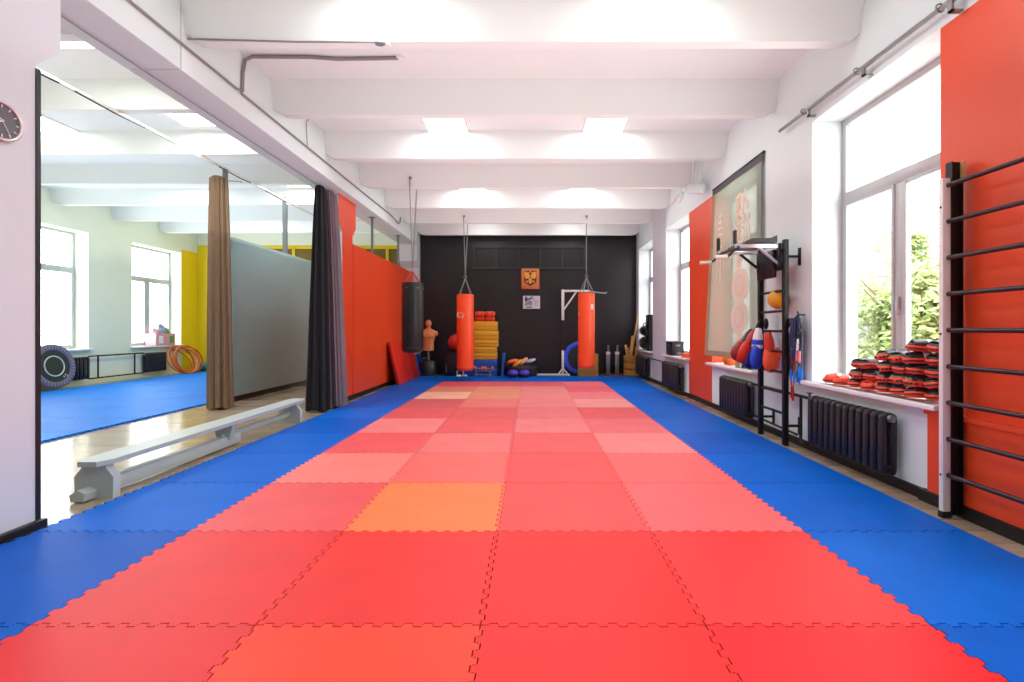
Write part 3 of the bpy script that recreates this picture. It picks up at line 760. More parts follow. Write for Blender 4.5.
# white skates / straps bits beside
for k, (x, y, a, lb) in enumerate(((-2.00, 13.45, .5, 'small white foot guard lying by the black box, left one'), (-1.84, 13.47, -.4, 'small white foot guard lying under the left orange bag'))):
    r = thing('foot_guard', lb, 'guard', (x, y, 0), 'white foot guards')
    M = TR(x, y, 0) @ RZ(a)
    MB().box((-.07, -.04, .001), (.07, .04, .05), .02, M=M).build('sole', WHITEV, r); MB().tube([(-.03, 0, .04), (-.06, 0, .13), (-.02, 0, .17)], .018, 8, M=M).build('strap', PALEG, r)

# kick paddles on a tyre, two purple balance domes
ty = thing('rubber_tyre', 'black rubber tyre lying by the back wall under coloured paddles', 'tyre', (-.35, 14.0, FZ))
q = MB(); q.lathe([(.20, 0), (.40, 0), (.46, .05), (.47, .14), (.46, .26), (.38, .34), (.26, .34), (.22, .28), (.20, .18)], (-.28, 13.8, FZ), 40); q.build('tread', RUBBER, ty)
q = MB(); q.torus((-.28, 13.8, FZ+.34), .32, .012, (0, 0, 1), 40, 6); q.build('bead', BLACKB, ty)
def paddle(x, y, z, yaw, tilt, m, label):
    r = thing('kick_paddle', label, 'paddle', (0, 0, 0), 'kick paddles on the tyre')
    r['_o'] = [0, 0, 0]
    MB().ell((0, 0, .0), (.165, .12, .062), 20, 10).build('pad', m, r); MB().tube([(-.15, 0, .0), (-.25, 0, -.01)], .022, 8).build('handle', RUBBER, r)
    r.location = (x, y, z); r.rotation_euler = (0, tilt, yaw)
paddle(-.51, 13.56, .415, .1, -.25, ORV, 'orange kick paddle on the tyre, leftmost'); paddle(-.38, 13.50, .36, .15, -.68, YFOAM, 'yellow kick paddle on the tyre between orange and peach')
paddle(-.215, 13.53, .41, .15, -.74, PEACH, 'peach kick paddle on the tyre beside the yellow one'); paddle(-.02, 13.62, .415, .1, -.32, PALEG, 'pale grey kick paddle on the tyre, rightmost')
for x, lb in ((-.49, 'purple balance dome in front of the tyre, left one'), (-.18, 'purple balance dome in front of the tyre, right one')):
    r = thing('balance_dome', lb, 'balance dome', (x, 13.2, 0), 'purple balance domes')
    MB().lathe([(.02, .001), (.11, .001), (.13, .03), (.135, .085), (.1, .09)], (x, 13.2, 0), 28).build('base', RUBBER, r)
    MB().lathe([(.14, .09), (.15, .105), (.142, .15), (.105, .19), (.05, .208), (.005, .21)], (x, 13.2, 0), 28).build('dome', PURPLE, r)
# upright red/pink sticks next to the tyre
for x, z1, m, lb in ((-.71, .35, REDV, 'short red foam baton leaning beside the tyre'), (-.64, .40, PEACH, 'short peach foam baton leaning beside the tyre')):
    pipe('foam_baton', [(x, 13.72, FZ+.0), (x+.03, 13.86, z1)], .022, m, lb, 'baton')

# trampoline leaning on back wall
def trampoline(loc, R, rot, mp, mm, label, ns, ms):
    r = thing('mini_trampoline', label, 'trampoline', (0, 0, 0)); r['_o'] = [0, 0, 0]
    w = MB(); n = 56; prof = [(R*.72, .012), (R*.78, .028), (R*.95, .030), (R, .012), (R, -.012), (R*.95, -.022), (R*.74, -.01)]
    vs = []; fs = []; k = len(prof)
    for (a, z) in prof:
        for j in range(n):
            t = 2*PI*j/n; vs.append((a*math.cos(t), a*math.sin(t), z))
    for i in range(k):
        for j in range(n): fs.append((i*n+j, i*n+(j+1)%n, ((i+1)%k)*n+(j+1)%n, ((i+1)%k)*n+j))
    w.use(mp).add(vs, fs, True); w.use(ms)
    for k in range(ns): w.box((R*.77, -.005, .026), (R*.93, .005, .0335), M=RZ(2*PI*k/ns))
    ep = w.build('edge_pad', None, r)
    MB().lathe([(.001, -.004), (R*.76, -.004), (R*.76, .006), (.001, .006)], n=56).build('jump_mat', mm, r)
    for k in range(6):
        a = k*PI/3; MB().tube([(R*.85*math.cos(a), R*.85*math.sin(a), -.01), (R*.85*math.cos(a), R*.85*math.sin(a), -.09)], .014, 8).build('leg', DARKM, r)
    r.location = loc; r.rotation_euler = rot
    return r
trb = trampoline((1.40, 14.02, .475), .475, (PI/2-.14, 0, 0), BLUEV, RUBBER, 'blue rimmed mini trampoline leaning on the black back wall', 26, mat('light_blue_thread', (90, 140, 240), .6))
# plywood box behind right bag
r = thing('plywood_box', 'tan plywood jump box standing behind the right orange bag', 'box', (1.6, 13.8, FZ))
MB().box((1.33, 13.55, FZ), (1.875, 13.88, .60), .008).build('body', PLY, r)
MB().box((1.325, 13.545, .12), (1.88, 13.549, .128)).build('joint', REDPLANK, r); MB().box((1.325, 13.54, .60), (1.88, 13.885, .615), .004).build('lid', PLY, r)

# bag bracket stand
st = thing('bag_stand', 'white steel bracket stand with a dark perforated middle post', 'stand', (.92, 14.1, FZ))
px = .915; py = 13.98
MB().box((px-.035, py-.03, FZ+.03), (px+.035, py+.03, .70), .006).build('lower_post', WHITEM, st)
q = MB(); q.box((px-.022, py-.02, .69), (px+.022, py+.02, 1.585)); q.build('middle_post', DARKM, st)
q = MB()
for k in range(12): q.tube([(px, py-.0215, .76+k*.07), (px, py-.0205, .76+k*.07)], .009, 8)
q.build('holes', GREYP, st)
MB().box((px-.04, py-.03, 1.57), (px+.04, py+.03, 2.45), .006).build('upper_post', WHITEM, st)
MB().box((px-.03, py-.025, 2.38), (px+.78, py+.025, 2.44), .006).build('arm', WHITEM, st)
MB().tube([(px, py-.005, 1.83), (px+.40, py-.005, 2.40)], .024, 8).build('brace', WHITEM, st)
q = MB(); q.tube([(px+.78, py, 2.40), (px+1.0, py-.05, 2.36), (px+1.22, py-.05, 2.34), (px+1.26, py-.05, 2.37)], .018, 8); q.build('hook_rod', PALEG, st)
MB().box((-.10+.2, py-.035, FZ), (px+.2, py+.035, FZ+.055), .01).build('foot_bar', WHITEM, st)
for s in (-1, 1): MB().tube([(px+s*.0, py-.03, .20), (px+s*.16, py-.2, FZ+.02)], .018, 8).build('foot', WHITEM, st)
# two grey posts by the right back wall
for x, lb in ((2.23, 'short grey steel stanchion leaning on the back wall, left of the pair'), (2.49, 'short grey steel stanchion leaning on the back wall, right of the pair')):
    r = thing('steel_stanchion', lb, 'stanchion', (x, 14.05, FZ), 'grey steel stanchions')
    MB().box((x-.055, 14.02, FZ+.04), (x+.055, 14.10, .58), .008).build('tube', STEELG, r)
    MB().box((x-.055, 14.01, .58), (x+.055, 14.11, .66), .008).build('clamp', WHITEM, r); MB().tube([(x, 14.05, .65), (x+.01, 14.06, .85)], .03, 10).build('rod', GREYP, r)
o = MB(); o.box((2.08, 13.96, FZ), (2.80, 14.16, FZ+.04), .006); solo('wooden_plank', o, REDPLANK, 'reddish plank on the floor beneath the grey steel stanchions', 'plank', (2.4, 14.06, FZ))

# crate with sticks
cx, cy = 2.86, 13.78
cr = thing('wooden_crate', 'tan wooden crate of boards in the right back corner', 'crate', (cx, cy, FZ))
for z0_, z1_ in ((FZ, .16), (.19, .36), (.39, .56)):
    MB().box((cx-.19, cy-.2, z0_), (cx+.19, cy-.18, z1_), .004).build('board', PLY, cr)
    MB().box((cx-.19, cy+.18, z0_), (cx+.19, cy+.2, z1_), .004).build('board', PLY, cr)
    for s in (-1, 1): MB().box((cx+s*.19-.01, cy-.18, z0_), (cx+s*.19+.01, cy+.18, z1_), .004).build('board', PLY, cr)
MB().box((cx-.17, cy-.17, FZ+.001), (cx+.17, cy+.17, FZ+.02)).build('bottom', PLY, cr)
for k, (a, b_, w, m, lb) in enumerate((((-.12, -.05, .0), (.20, .12, 1.72), .025, PLY2, 'longest pale stick in the crate, leaning right to the corner'), ((-.06, .08, .0), (.14, .15, 1.30), .03, PLY, 'tall tan board in the crate beside the longest stick'),
        ((-.10, .10, .0), (.06, .18, 1.12), .045, PLY2, 'wide pale board standing in the crate, middle height'), ((-.05, -.1, .0), (-.16, .1, .86), .035, PLY2, 'short board in the crate leaning to the left'), ((.06, -.10, .0), (-.10, .05, .78), .02, PLY2, 'thin short slat crossing the others in the crate'), ((.10, .0, .0), (.15, .12, .82), .035, PLY, 'short tan board at the right side of the crate'))):
    A = Vector((cx+a[0], cy+a[1], FZ+.03)); B = Vector((cx+b_[0], cy+b_[1], b_[2])); d = (B-A)
    q = MB(); Mq = TR(*A) @ d.to_track_quat('Z', 'Y').to_matrix().to_4x4(); q.box((-w, -.009, 0), (w, .009, d.length), .004, M=Mq)
    solo('wooden_stick', q, m, lb, 'stick', tuple(A), 'sticks and boards in the crate')

# plaque with the double headed eagle, poster
pq = thing('emblem_plaque', 'copper coloured plaque with a golden double headed eagle on the black wall', 'plaque', (-.02, YB, 2.79))
pc = (-.02, 2.79)
MB().box((pc[0]-.275, YB-.05, pc[1]-.32), (pc[0]+.275, YB-.003, pc[1]+.32), .012).build('backing', REDV2, pq)
MB().box((pc[0]-.255, YB-.062, pc[1]-.30), (pc[0]+.255, YB-.049, pc[1]+.30), .006).build('board', PLAQ, pq)
def rel(mb, poly, d, s=1.0, mir=False, t=.008, off=(0, .03)):
    P = [((-u if mir else u)*s, v*s) for u, v in poly]
    mb.prism(P, YB-d, YB-d-t, lambda u, v, q: (pc[0]+u+off[0], q, pc[1]+v+off[1]))
sh = MB(); rel(sh, [(-.18, .20), (.18, .20), (.18, -.09), (.15, -.16), (.08, -.19), (0, -.25), (-.08, -.19), (-.15, -.16), (-.18, -.09)], .061, t=.006); sh.build('shield', MAROON, pq)
eg = MB()
wing = [(.03, .05), (.055, .10), (.085, .15), (.115, .175), (.13, .165), (.145, .175), (.155, .15), (.168, .155), (.165, .11), (.172, .09), (.16, .06), (.165, .035), (.148, .015), (.15, -.01), (.13, -.02), (.125, -.045), (.10, -.035), (.08, -.02), (.05, -.02), (.03, -.03)]
head = [(.0, .06), (.03, .07), (.035, .11), (.03, .135), (.04, .155), (.06, .158), (.085, .14), (.068, .135), (.062, .12), (.06, .09), (.04, .05)]
legp = [(.03, -.05), (.07, -.085), (.10, -.08), (.125, -.10), (.11, -.115), (.12, -.13), (.095, -.125), (.08, -.14), (.07, -.115), (.03, -.08)]
for mr in (False, True): rel(eg, wing, .067, 1.04, mir=mr); rel(eg, head, .067, 1.0, mir=mr); rel(eg, legp, .067, 1.1, mir=mr)
rel(eg, [(-.04, .07), (.04, .07), (.05, 0), (.035, -.07), (-.035, -.07), (-.05, 0)], .067, t=.014)
rel(eg, [(-.02, -.07), (.02, -.07), (.05, -.15), (.03, -.17), (.018, -.16), (0, -.19), (-.018, -.16), (-.03, -.17), (-.05, -.15)], .067)
rel(eg, [(-.028, .155), (.028, .155), (.035, .185), (.012, .175), (0, .20), (-.012, .175), (-.035, .185)], .067)
ego = eg.build('eagle', GOLD, pq)
q = MB(); rel(q, [(-.02, .04), (.02, .04), (.02, -.01), (0, -.035), (-.02, -.01)], .081, t=.004); q.build('breast_shield', MAROON, ego)
po = thing('wall_poster', 'white poster with grey pictures and print below the eagle plaque', 'poster', (.02, YB, 2.10))
qx, qz = .015, 2.10
MB().box((qx-.25, YB-.012, qz-.19), (qx+.25, YB-.003, qz+.19)).build('sheet', PAPER, po)
def ink(u0, v0, u1, v1, m, nm='print'):
    q = MB(); q.box((qx+u0, YB-.0145, qz+v0), (qx+u1, YB-.0125, qz+v1)); q.build(nm, m, po)
q = MB()
fn = lambda u, v, d: (qx+u, d, qz+v)
for poly in ([(-.19, .02), (-.13, .02), (-.11, .10), (-.14, .17), (-.18, .17), (-.20, .08)], [(-.12, .06), (-.02, .08), (.02, .14), (.06, .17), (.0, .17), (-.05, .12), (-.11, .11)]): q.prism(poly, YB-.0125, YB-.0145, fn)
q.build('figure', INKB, po)
q = MB()
for poly in ([(-.20, -.10), (-.08, -.08), (.02, -.09), (.02, .03), (-.06, .06), (-.12, .02), (-.19, -.02)], [(-.18, -.17), (.01, -.17), (.01, -.11), (-.14, -.12)], [(.0, .05), (.05, .08), (.09, .14), (.03, .11)]): q.prism(poly, YB-.0125, YB-.0140, fn)
q.build('figure', INKG, po)
for k in range(5): ink(.07, .05-k*.035, .20-(k % 2)*.03, .062-k*.035, INKR if k % 2 else INKG)

# ------------------------------------------------------------------ radiators and pipes on the right wall
def radiator(Xc, y0, n, zb, zt, label, pitch=.094, side=1):
    r = thing('radiator', label, 'radiator', (Xc, y0, zb), 'black cast iron radiators'); 
    first = None
    for k in range(n):
        y = y0+pitch*(k+.5); q = MB()
        for dx in (-.045, .045):
            q.tube([(Xc+dx, y, zb+.02), (Xc+dx, y, zb+.06), (Xc+dx, y, zt-.06), (Xc+dx, y, zt-.02)], [.020, .031, .031, .020], 12)
        for z in (zb+.045, zt-.045):
            q.ell((Xc, y, z), (.078, .036, .045), 14, 8)
            q.tube([(Xc, y-pitch/2, z), (Xc, y+pitch/2, z)], .026, 10)
        q.build('section', RADM, r)
    for y in (y0, y0+pitch*n):
        for z in (zb+.045, zt-.045):
            q = MB(); q.lathe([(.024, -.02), (.032, -.014), (.032, .014), (.024, .02)], M=TR(Xc, y, z) @ RX(PI/2), n=8); q.build('plug', STEELG if y == y0 and z > .4 else DARKM, r)
    for y in (y0+pitch*1, y0+pitch*(n-1)): 
        xw = XR if side > 0 else XL
        MB().tube([(Xc, y, zt-.10), (xw-.001*side, y, zt-.10)], .012, 8).build('bracket', DARKM, r)
    return r
RXc = XR-.11
radiator(RXc, 4.03, 12, .09, .615, 'black cast iron radiator under the sill piled with orange mitts')
radiator(RXc, 6.63, 10, .08, .60, 'black cast iron radiator behind the black ladder under the banner')
radiator(RXc, 9.75, 12, .08, .61, 'black cast iron radiator left of the red pier under the black crate')
radiator(RXc, 12.55, 11, .08, .61, 'farthest black cast iron radiator by the back corner')
pm = MB(); zt_, zb_ = .565, .15
PX = XR-.09
pm.tube([(PX, 5.24, zt_), (PX, 6.60, zt_+.005)], .018, 10); pm.tube([(PX, 5.42, zt_), (PX, 5.42, .13), (PX-.02, 5.40, .06), (PX-.04, 5.3, .05), (PX-.02, 5.2, .10), (PX, 5.18, zb_+.01)], .016, 10); pm.tube([(PX, 5.50, zb_-.03), (PX, 6.60, zb_)], .014, 8)
solo('heating_pipe', pm, DARKM, 'black heating pipe running behind the ladder between two radiators', 'pipe', (PX, 5.9, zt_))
v = thing('radiator_valve', 'small red brown tap on the pipe left of the nearest radiator', 'valve', (PX, 5.23, zt_))
MB().lathe([(.012, 0), (.012, .03), (.03, .035), (.03, .045)], (PX, 5.25, zt_+.018), 12).build('handwheel', mat('rust_red', (112, 50, 44), .5), v)
pm = MB(); pm.tube([(PX, 11.0, .57), (PX, 12.5, .57)], .016, 8); solo('heating_pipe', pm, DARKM, 'black heating pipe between the two far radiators', 'pipe', (PX, 11.5, .57))

# curtain rod above the nearest window
rod = thing('curtain_rod', 'grey steel curtain rod on brackets above the nearest window', 'curtain rod', (XR-.14, 4.4, 3.68))
MB().tube([(XR-.07, 2.9, 3.67), (XR-.07, 5.92, 3.727)], .020, 12).build('rod', STEELG, rod)
for y in (3.50, 4.42, 5.30):
    z = 3.67+(y-2.9)*.0189
    q = MB(); q.box((XR-.085, y-.018, z-.085), (XR-.066, y+.018, z-.01)); q.box((XR-.085, y-.018, z-.085), (XR-.001, y+.018, z-.070)); q.build('bracket', STEELG, rod); MB().torus((XR-.07, y+.10, z+.012), .030, .007, (0, 1, 0), 16, 6).build('ring', STEELG, rod)

# small white fan unit high on the wall
fu = thing('wall_fan', 'small white fan unit high on the right wall left of the banner', 'fan', (2.95, 8.85, 3.75))
q = MB(); q.box((2.85, 8.35, 3.72), (3.02, 8.95, 3.90), .05, seg=3, M=TR(2.93, 8.65, 3.81) @ RX(.25) @ TR(-2.93, -8.65, -3.81)); q.build('housing', WHITE, fu)
q = MB()
for k in range(4): q.torus((2.80-.02*k, 8.95+.05*(k % 2), 3.86-.05*k), .05, .012, (1, .6, .1), 16, 6)
q.build('guard', WHITE, fu)
q = MB(); q.tube([(2.75, 9.1, 3.82), (2.66, 9.2, 3.68)], .028, 10); q.build('nozzle', WHITEM, fu)
for s in (-1, 1): MB().tube([(2.95, 8.65+s*.22, 3.88), (2.97, 8.65+s*.22, SLAB)], .015, 8).build('hanger', WHITE, fu)
MB().box((3.0, 8.5, 3.75), (XR, 8.8, 3.85)).build('mount', WHITE, fu)

# ------------------------------------------------------------------ sheer banner over the second window
bn = thing('hanging_banner', 'sheer pale scroll banner with round emblems hanging over a window', 'banner', (3.0, 7.3, 3.66))
by0_, by1_, bz0, bz1 = 6.44, 8.20, .875, 3.67
def bxp(y, z):   # cloth falls a little away from the wall at its far lower corner
    t = (bz1-z)/(bz1-bz0); s = (y-by0_)/(by1_-by0_)
    return XR-.03-.10*t*s-.035*t+.006*math.sin(9*s+2*t)
def sheet(y0, y1, z0, z1, off=0, ny=16, nz=20):
    vs = [(bxp(y0+(y1-y0)*i/ny, z0+(z1-z0)*j/nz)-off, y0+(y1-y0)*i/ny, z0+(z1-z0)*j/nz) for j in range(nz+1) for i in range(ny+1)]
    fs = [(j*(ny+1)+i, j*(ny+1)+i+1, (j+1)*(ny+1)+i+1, (j+1)*(ny+1)+i) for j in range(nz) for i in range(ny)]
    return MB().add(vs, fs, True)
sheet(by0_, by1_, bz0, bz1-.11).build('cloth', BANNER, bn)
sheet(by0_-.01, by1_+.01, bz1-.12, bz1, .003, 8, 2).build('top_band', BANTOP, bn)
sheet(by1_-.12, by1_, bz0, bz1-.12, .003, 3, 20).build('hem', BANHEM, bn); sheet(by0_, by1_, bz0, bz0+.09, .003, 8, 2).build('hem', BANHEM, bn)
sheet(by0_, by0_+.025, bz0, bz1-.12, .003, 2, 20).build('hem', BANTOP, bn)
def bprint(poly, cy, cz, s, m, off=.006, nm='print'):
    mb = MB(); mb.prism([(u*s, v*s) for u, v in poly], off, off+.002, lambda u, v, d: (bxp(cy-u, cz+v)-d, cy-u, cz+v)); return mb.build(nm, m, bn)
def oval(a, b, n=36): return [(a*math.cos(2*PI*k/n), b*math.sin(2*PI*k/n)) for k in range(n)]
def stroke(pts, w): 
    out = []
    for i in range(len(pts)):
        p = Vector(pts[i]); a = Vector(pts[max(i-1, 0)]); b = Vector(pts[min(i+1, len(pts)-1)]); d = (b-a).normalized(); out.append((p+Vector((-d.y, d.x))*w, p-Vector((-d.y, d.x))*w))
    return [tuple(q[0]) for q in out]+[tuple(q[1]) for q in out[::-1]]
for cz in (1.945, 1.49, 2.68):
    cyy = 7.03
    if cz < 2.5:
        bprint(oval(.26, .25), cyy, cz, 1, BANCR, .005, 'emblem'); bprint(oval(.15, .17), cyy, cz, 1, BANPK, .0075, 'emblem_centre'); bprint(oval(.09, .11), cyy, cz, 1, BANCR, .010, 'emblem_centre')
    else:
        for rr in (.25, .18, .11):
            o = oval(rr, rr*.95); bprint(stroke(o+[o[0]], .016), cyy, cz, 1, BANCR, .005, 'emblem_ring')
# faint brush characters and a small figure
for pts in ([(-.2, .12), (-.08, .16), (.02, .12), (.1, .2)], [(.02, .16), (.06, .04), (.02, -.12), (.1, -.2)], [(-.06, .06), (-.12, -.04), (-.2, -.06)], [(.06, .06), (.16, .0), (.18, -.1)]):
    bprint(stroke(pts, .028), 7.02, 3.12, 1, BANPK, .006, 'figure')
for k, ch in enumerate(('s', 'o', 'b', 'o')):
    c0 = 7.02+.2-.13*k
    bprint(stroke(oval(.045, .05, 14)+[(.045, 0)], .010), c0, 2.90, 1, BANCR, .006, 'letter')
for cz in (3.05, 2.85):
    for pts in ([(-.1, .08), (.1, .08)], [(0, .1), (0, -.1)], [(-.08, -.02), (.08, -.03)]): bprint(stroke(pts, .014), 7.80, cz, 1, BANCR, .006, 'character')
for dx in (-.07, .07): bprint(stroke([(dx, .3), (dx, -.3)], .014), 7.80, 2.35, 1, BANCR, .006, 'character')
bprint(stroke([(.0, .45), (.0, -.3)], .012), 7.36, 2.55, 1, BANCR, .006, 'character')
MB().tube([(XR-.025, by0_-.03, bz1-.01), (XR-.025, by1_+.03, bz1-.01)], .014, 8).build('batten', DARKM, bn)

# ------------------------------------------------------------------ black ladder with pull up / dip station
ld = thing('wall_ladder', 'black steel wall ladder with silver pull up and dip station on top', 'exercise ladder', (2.93, 5.9, FZ))
LX = 2.93; LY0, LY1 = 5.60, 6.20
for y, zt2 in ((LY0, 2.345), (LY1, 2.32)):
    MB().box((LX-.028, y-.028, FZ), (LX+.028, y+.028, zt2), .005).build('upright', DARKM, ld)
for z in (.336, .575, .81, 1.05, 1.29, 1.525, 1.76): MB().tube([(LX, LY0+.026, z), (LX, LY1-.026, z)], .016, 10).build('rung', DARKM, ld)
for y in (LY0, LY1):
    for z in (2.15, .20):
        q = MB(); q.box((LX+.026, y-.014, z-.014), (XR-.014, y+.014, z+.014)); q.box((XR-.014, y-.022, z-.10), (XR-.001, y+.022, z+.10)); q.build('wall_bracket', DARKM, ld)
for y in (LY0+.05, LY1-.05):
    am = MB().box((2.36, y-.022, 2.255), (2.90, y+.022, 2.305), .005).build('arm', CHROME, ld)
    MB().tube([(2.645, y, 2.26), (2.875, y, 2.075)], .018, 8).build('brace', CHROME if y < 5.9 else DARKM, am)
    MB().box((2.865, y-.03, 2.02), (2.90, y+.03, 2.31), .004).build('hanger_plate', DARKM, ld)
    q = MB(); q.tube([(2.37, y, 2.30), (2.37, y, 2.46)], .021, 12); q.build('grip', RUBBER, am)
    q = MB(); q.prism([(2.46, 2.306), (2.78, 2.315), (2.84, 2.312), (2.84, 2.40), (2.78, 2.365), (2.55, 2.36), (2.48, 2.33)], y-.05, y+.05, lambda u, v, d: (u, d, v)); q.build('arm_pad', BLACKB, am)
    q = MB(); q.tube([(2.40, y, 2.26), (2.36, y, 2.235), (2.31, y, 2.175), (2.27, y, 2.16)], .016, 10); q.build('bent_bar', DARKM, am)
    q = MB(); q.tube([(2.28, y, 2.161), (2.14, y, 2.152)], .021, 10); q.build('handle_grip', mat('pale_grip', (226, 208, 190), .6), am)
MB().tube([(2.40, LY0+.02, 2.265), (2.40, LY1-.02, 2.265)], .016, 10).build('cross_bar', DARKM, ld)
MB().box((2.83, 5.70, 1.92), (2.885, 6.10, 2.25), .012).build('back_pad', BLACKB, ld)
for z in (2.02, 2.22): MB().box((2.885, LY0+.02, z-.02), (2.925, LY1-.02, z+.02)).build('cross_member', DARKM, ld)

o = MB(); o.ell((0, 0, 0), .118, 28, 18); ob = solo('medicine_ball', o, YBALL, 'yellow ball wedged between the ladder and the wall', 'ball', (0, 0, 0)); ob.location = (3.0-.02, 5.86, 1.54+.118+.015)

# boxing gloves hung on the far upright
def glove(m, mc, label, loc, rot, s=1.0, stripe=None):
    r = thing('boxing_glove', label, 'glove', (0, 0, 0), 'hanging boxing gloves'); r['_o'] = [0, 0, 0]
    def shp(p, d):
        k = (p.z+.15)/.30
        return Vector((p.x*(.62+.42*(1-k)), p.y*(.8+.3*(1-k)), p.z))
    q = MB(); q.ell((0, 0, -.28), (.112, .066, .17), 22, 14, fn=shp); mo = q.build('mitt', m, r)
    q = MB(); q.ell((.080, -.03, -.24), (.030, .032, .08), 14, 10); q.build('thumb', m, mo)
    q = MB(); q.lathe([(.058, -.21), (.060, -.19), (.050, -.07), (.030, .01), (.026, .015)], n=20); co_ = q.build('cuff', mc, r)
    if stripe: q = MB(); q.lathe([(.0595, -.17), (.061, -.165), (.057, -.12), (.0555, -.115)], n=20); q.build('stripe', stripe, co_)
    q = MB(); q.tube([(0, .0, -.07), (.015, 0, .0), (0, 0, .06), (-.015, 0, .0), (0, 0, -.07)], .006, 6); q.build('lace', RUBBER, r)
    r.location = loc; r.rotation_euler = rot; r.scale = (s, s, s)
gx, gy, gz = 2.86, 6.20, 1.29
glove(REDV, REDV2, 'red boxing glove hanging on the ladder, tilted out to the left', (gx-.02, gy-.02, gz+.0), (.1, .45, .3))
glove(mat('dark_red_glove', (150, 34, 34), .5), BLACKB, 'dark red boxing glove at the back left of the hanging bunch', (gx-.03, gy+.05, gz-.0), (-.1, .62, .1))
glove(mat('navy_glove', (34, 40, 120), .5), BLACKB, 'navy boxing glove hanging between the red and blue gloves', (gx-.01, gy-.0, gz-.04), (.0, .25, .4))
glove(BLUEV, WHITEV, 'bright blue boxing glove with a white cuff in the middle of the bunch', (gx-.02, gy-.13, gz+.02), (.05, .02, .6), 1.12, BLUEV)
glove(ORANGEB, REDV, 'orange red boxing glove hanging on the right between the uprights', (gx+.05, gy-.24, gz-.03), (0, -.1, .2), 1.08)
q = MB(); q.tube([(2.90, 6.17, 1.42), (2.84, 6.12, 1.34), (2.84, 6.18, 1.28), (2.92, 6.24, 1.30), (2.965, 6.2, 1.42)], .012, 8); q.ell((2.965, 6.13, 1.38), (.03, .03, .07))
solo('glove_strap', q, RUBBER, 'black strap looped round the ladder upright above the gloves', 'strap', (2.9, 6.17, 1.42))

# skipping ropes on a hook
HX, HY, HZ = XR-.05, 5.50, 1.455
q = MB(); q.tube([(XR-.001, HY, HZ+.02), (HX-.02, HY, HZ+.02), (HX-.035, HY, HZ+.06)], .008, 8); solo('wall_hook', q, DARKM, 'black wall hook holding the bundle of skipping ropes', 'hook', (HX, HY, HZ))
BLUEH = mat('sky_blue_handle', (24, 128, 226), .4); NAVY = mat('navy_rope', (28, 36, 92), .6); LBL = mat('slate_rope', (62, 70, 104), .5); ORH = mat('orange_handle', (236, 152, 30), .45)
ropes = [(RUBBER, BLUEH, 'black skipping rope with blue handles, frontmost of the bundle', .66, 0), (NAVY, BLUEH, 'navy skipping rope with blue handles in the middle of the bundle', .62, .03), (LBL, BLUEH, 'slate skipping rope with blue handles near the window reveal', .60, -.06),
  (RUBBER, ORH, 'black skipping rope with an orange yellow handle', .56, .05), (REDV, REDV, 'red skipping rope whose red handles hang lowest', .86, .10), (RUBBER, PINKR, 'black skipping rope with pink handles hanging high', .40, -.10), (NAVY, WHITEV, 'navy skipping rope with white grips at the top', .26, -.04), (RUBBER, RUBBER, 'plain black skipping rope on the left of the bundle', .55, .13), (LBL, BLUEH, 'slate skipping rope behind the navy one', .64, .01)]
for k, (m, mh, lb, L, dy) in enumerate(ropes):
    rnd = random.Random(k+40)
    r = thing('skipping_rope', lb, 'skipping rope', (HX, HY, HZ), 'skipping ropes on the hook')
    xo = HX-.02-.012*k*.6
    for s in (-1, 1):
        p0 = (HX-.02, HY+s*.006, HZ+.028); ps = [p0]
        L *= .965; yb = HY+dy*.75+s*.03
        for t in (.1, .25, .5, .75, 1): ps.append((xo+rnd.uniform(-.01, .006), HY+(yb-HY)*min(1, t*2)+rnd.uniform(-.02, .02), HZ-L*t))
        q = MB(); q.tube(ps, .0065, 6); q.build('cord', m, r)
        e_ = Vector(ps[-1]); q = MB(); q.tube([e_+Vector((0, 0, .0)), e_+Vector((0, .005, -.07)), e_+Vector((-.002, .008, -.13))], [.011, .014, .012], 8); q.build('handle', mh, r)
    ps = [(xo, HY+dy*.6+.02, HZ-.02), (xo-.01, HY+dy+.05, HZ-L*.4), (xo-.01, HY+dy+.02, HZ-L*.85), (xo-.005, HY+dy-.02, HZ-L*.85), (xo-.005, HY+dy-.05, HZ-L*.4), (xo, HY+dy*.6-.02, HZ-.02)]
    q = MB(); q.tube(ps, .0075, 6)
    for g_ in (.35, -.3): q.tube([(p_[0]-.012*abs(g_), HY+(p_[1]-HY)*.7+g_*.06, HZ+(p_[2]-HZ)*(.8+g_*.3)) for p_ in ps], .0075, 6)
    q.build('loop', m, r)

# ------------------------------------------------------------------ wall bars on the near red pier
wbx = thing('wall_bars', 'wall bars with dark round rungs on the near red wall', 'wall bars', (2.95, 3.0, FZ))
for y, s in ((3.46, 1), (2.42, -1)):
    up = MB(); up.box((2.917, y-.018, FZ+.045), (2.974, y+.018, 2.385), .004); upo = up.build('upright', WHITEM, wbx)
    MB().box((2.912, y-.022, FZ), (2.977, y+.022, FZ+.045), .003).build('foot', RUBBER, upo)
    q = MB(); q.box((2.975, y-.028, FZ+.02), (2.982, y+.028, 2.50)); q.box((2.976, y-.012, FZ+.02), (XR-.052, y+.012, 2.50)); q.box((XR-.052, y-.035, FZ+.02), (XR-.056+.0, y+.035, 2.50)); q.build('channel', DARKM, wbx)
    q = MB(); q.box((3.058, y-.042, 2.37), (XR-.057, y+.01, 2.5)); q.build('bracket', PLY2, wbx)
    for z in (.30, 1.3, 2.2): MB().tube([(2.918, y, z-.02), (2.914, y, z-.02)], .008, 8).build('bolt', DARKM, upo)
for k in range(9): MB().tube([(2.955, 2.38, 2.334-k*.2569), (2.955, 3.485, 2.334-k*.2569)][::-1], .0165, 12).build('rung', DARKR, wbx)

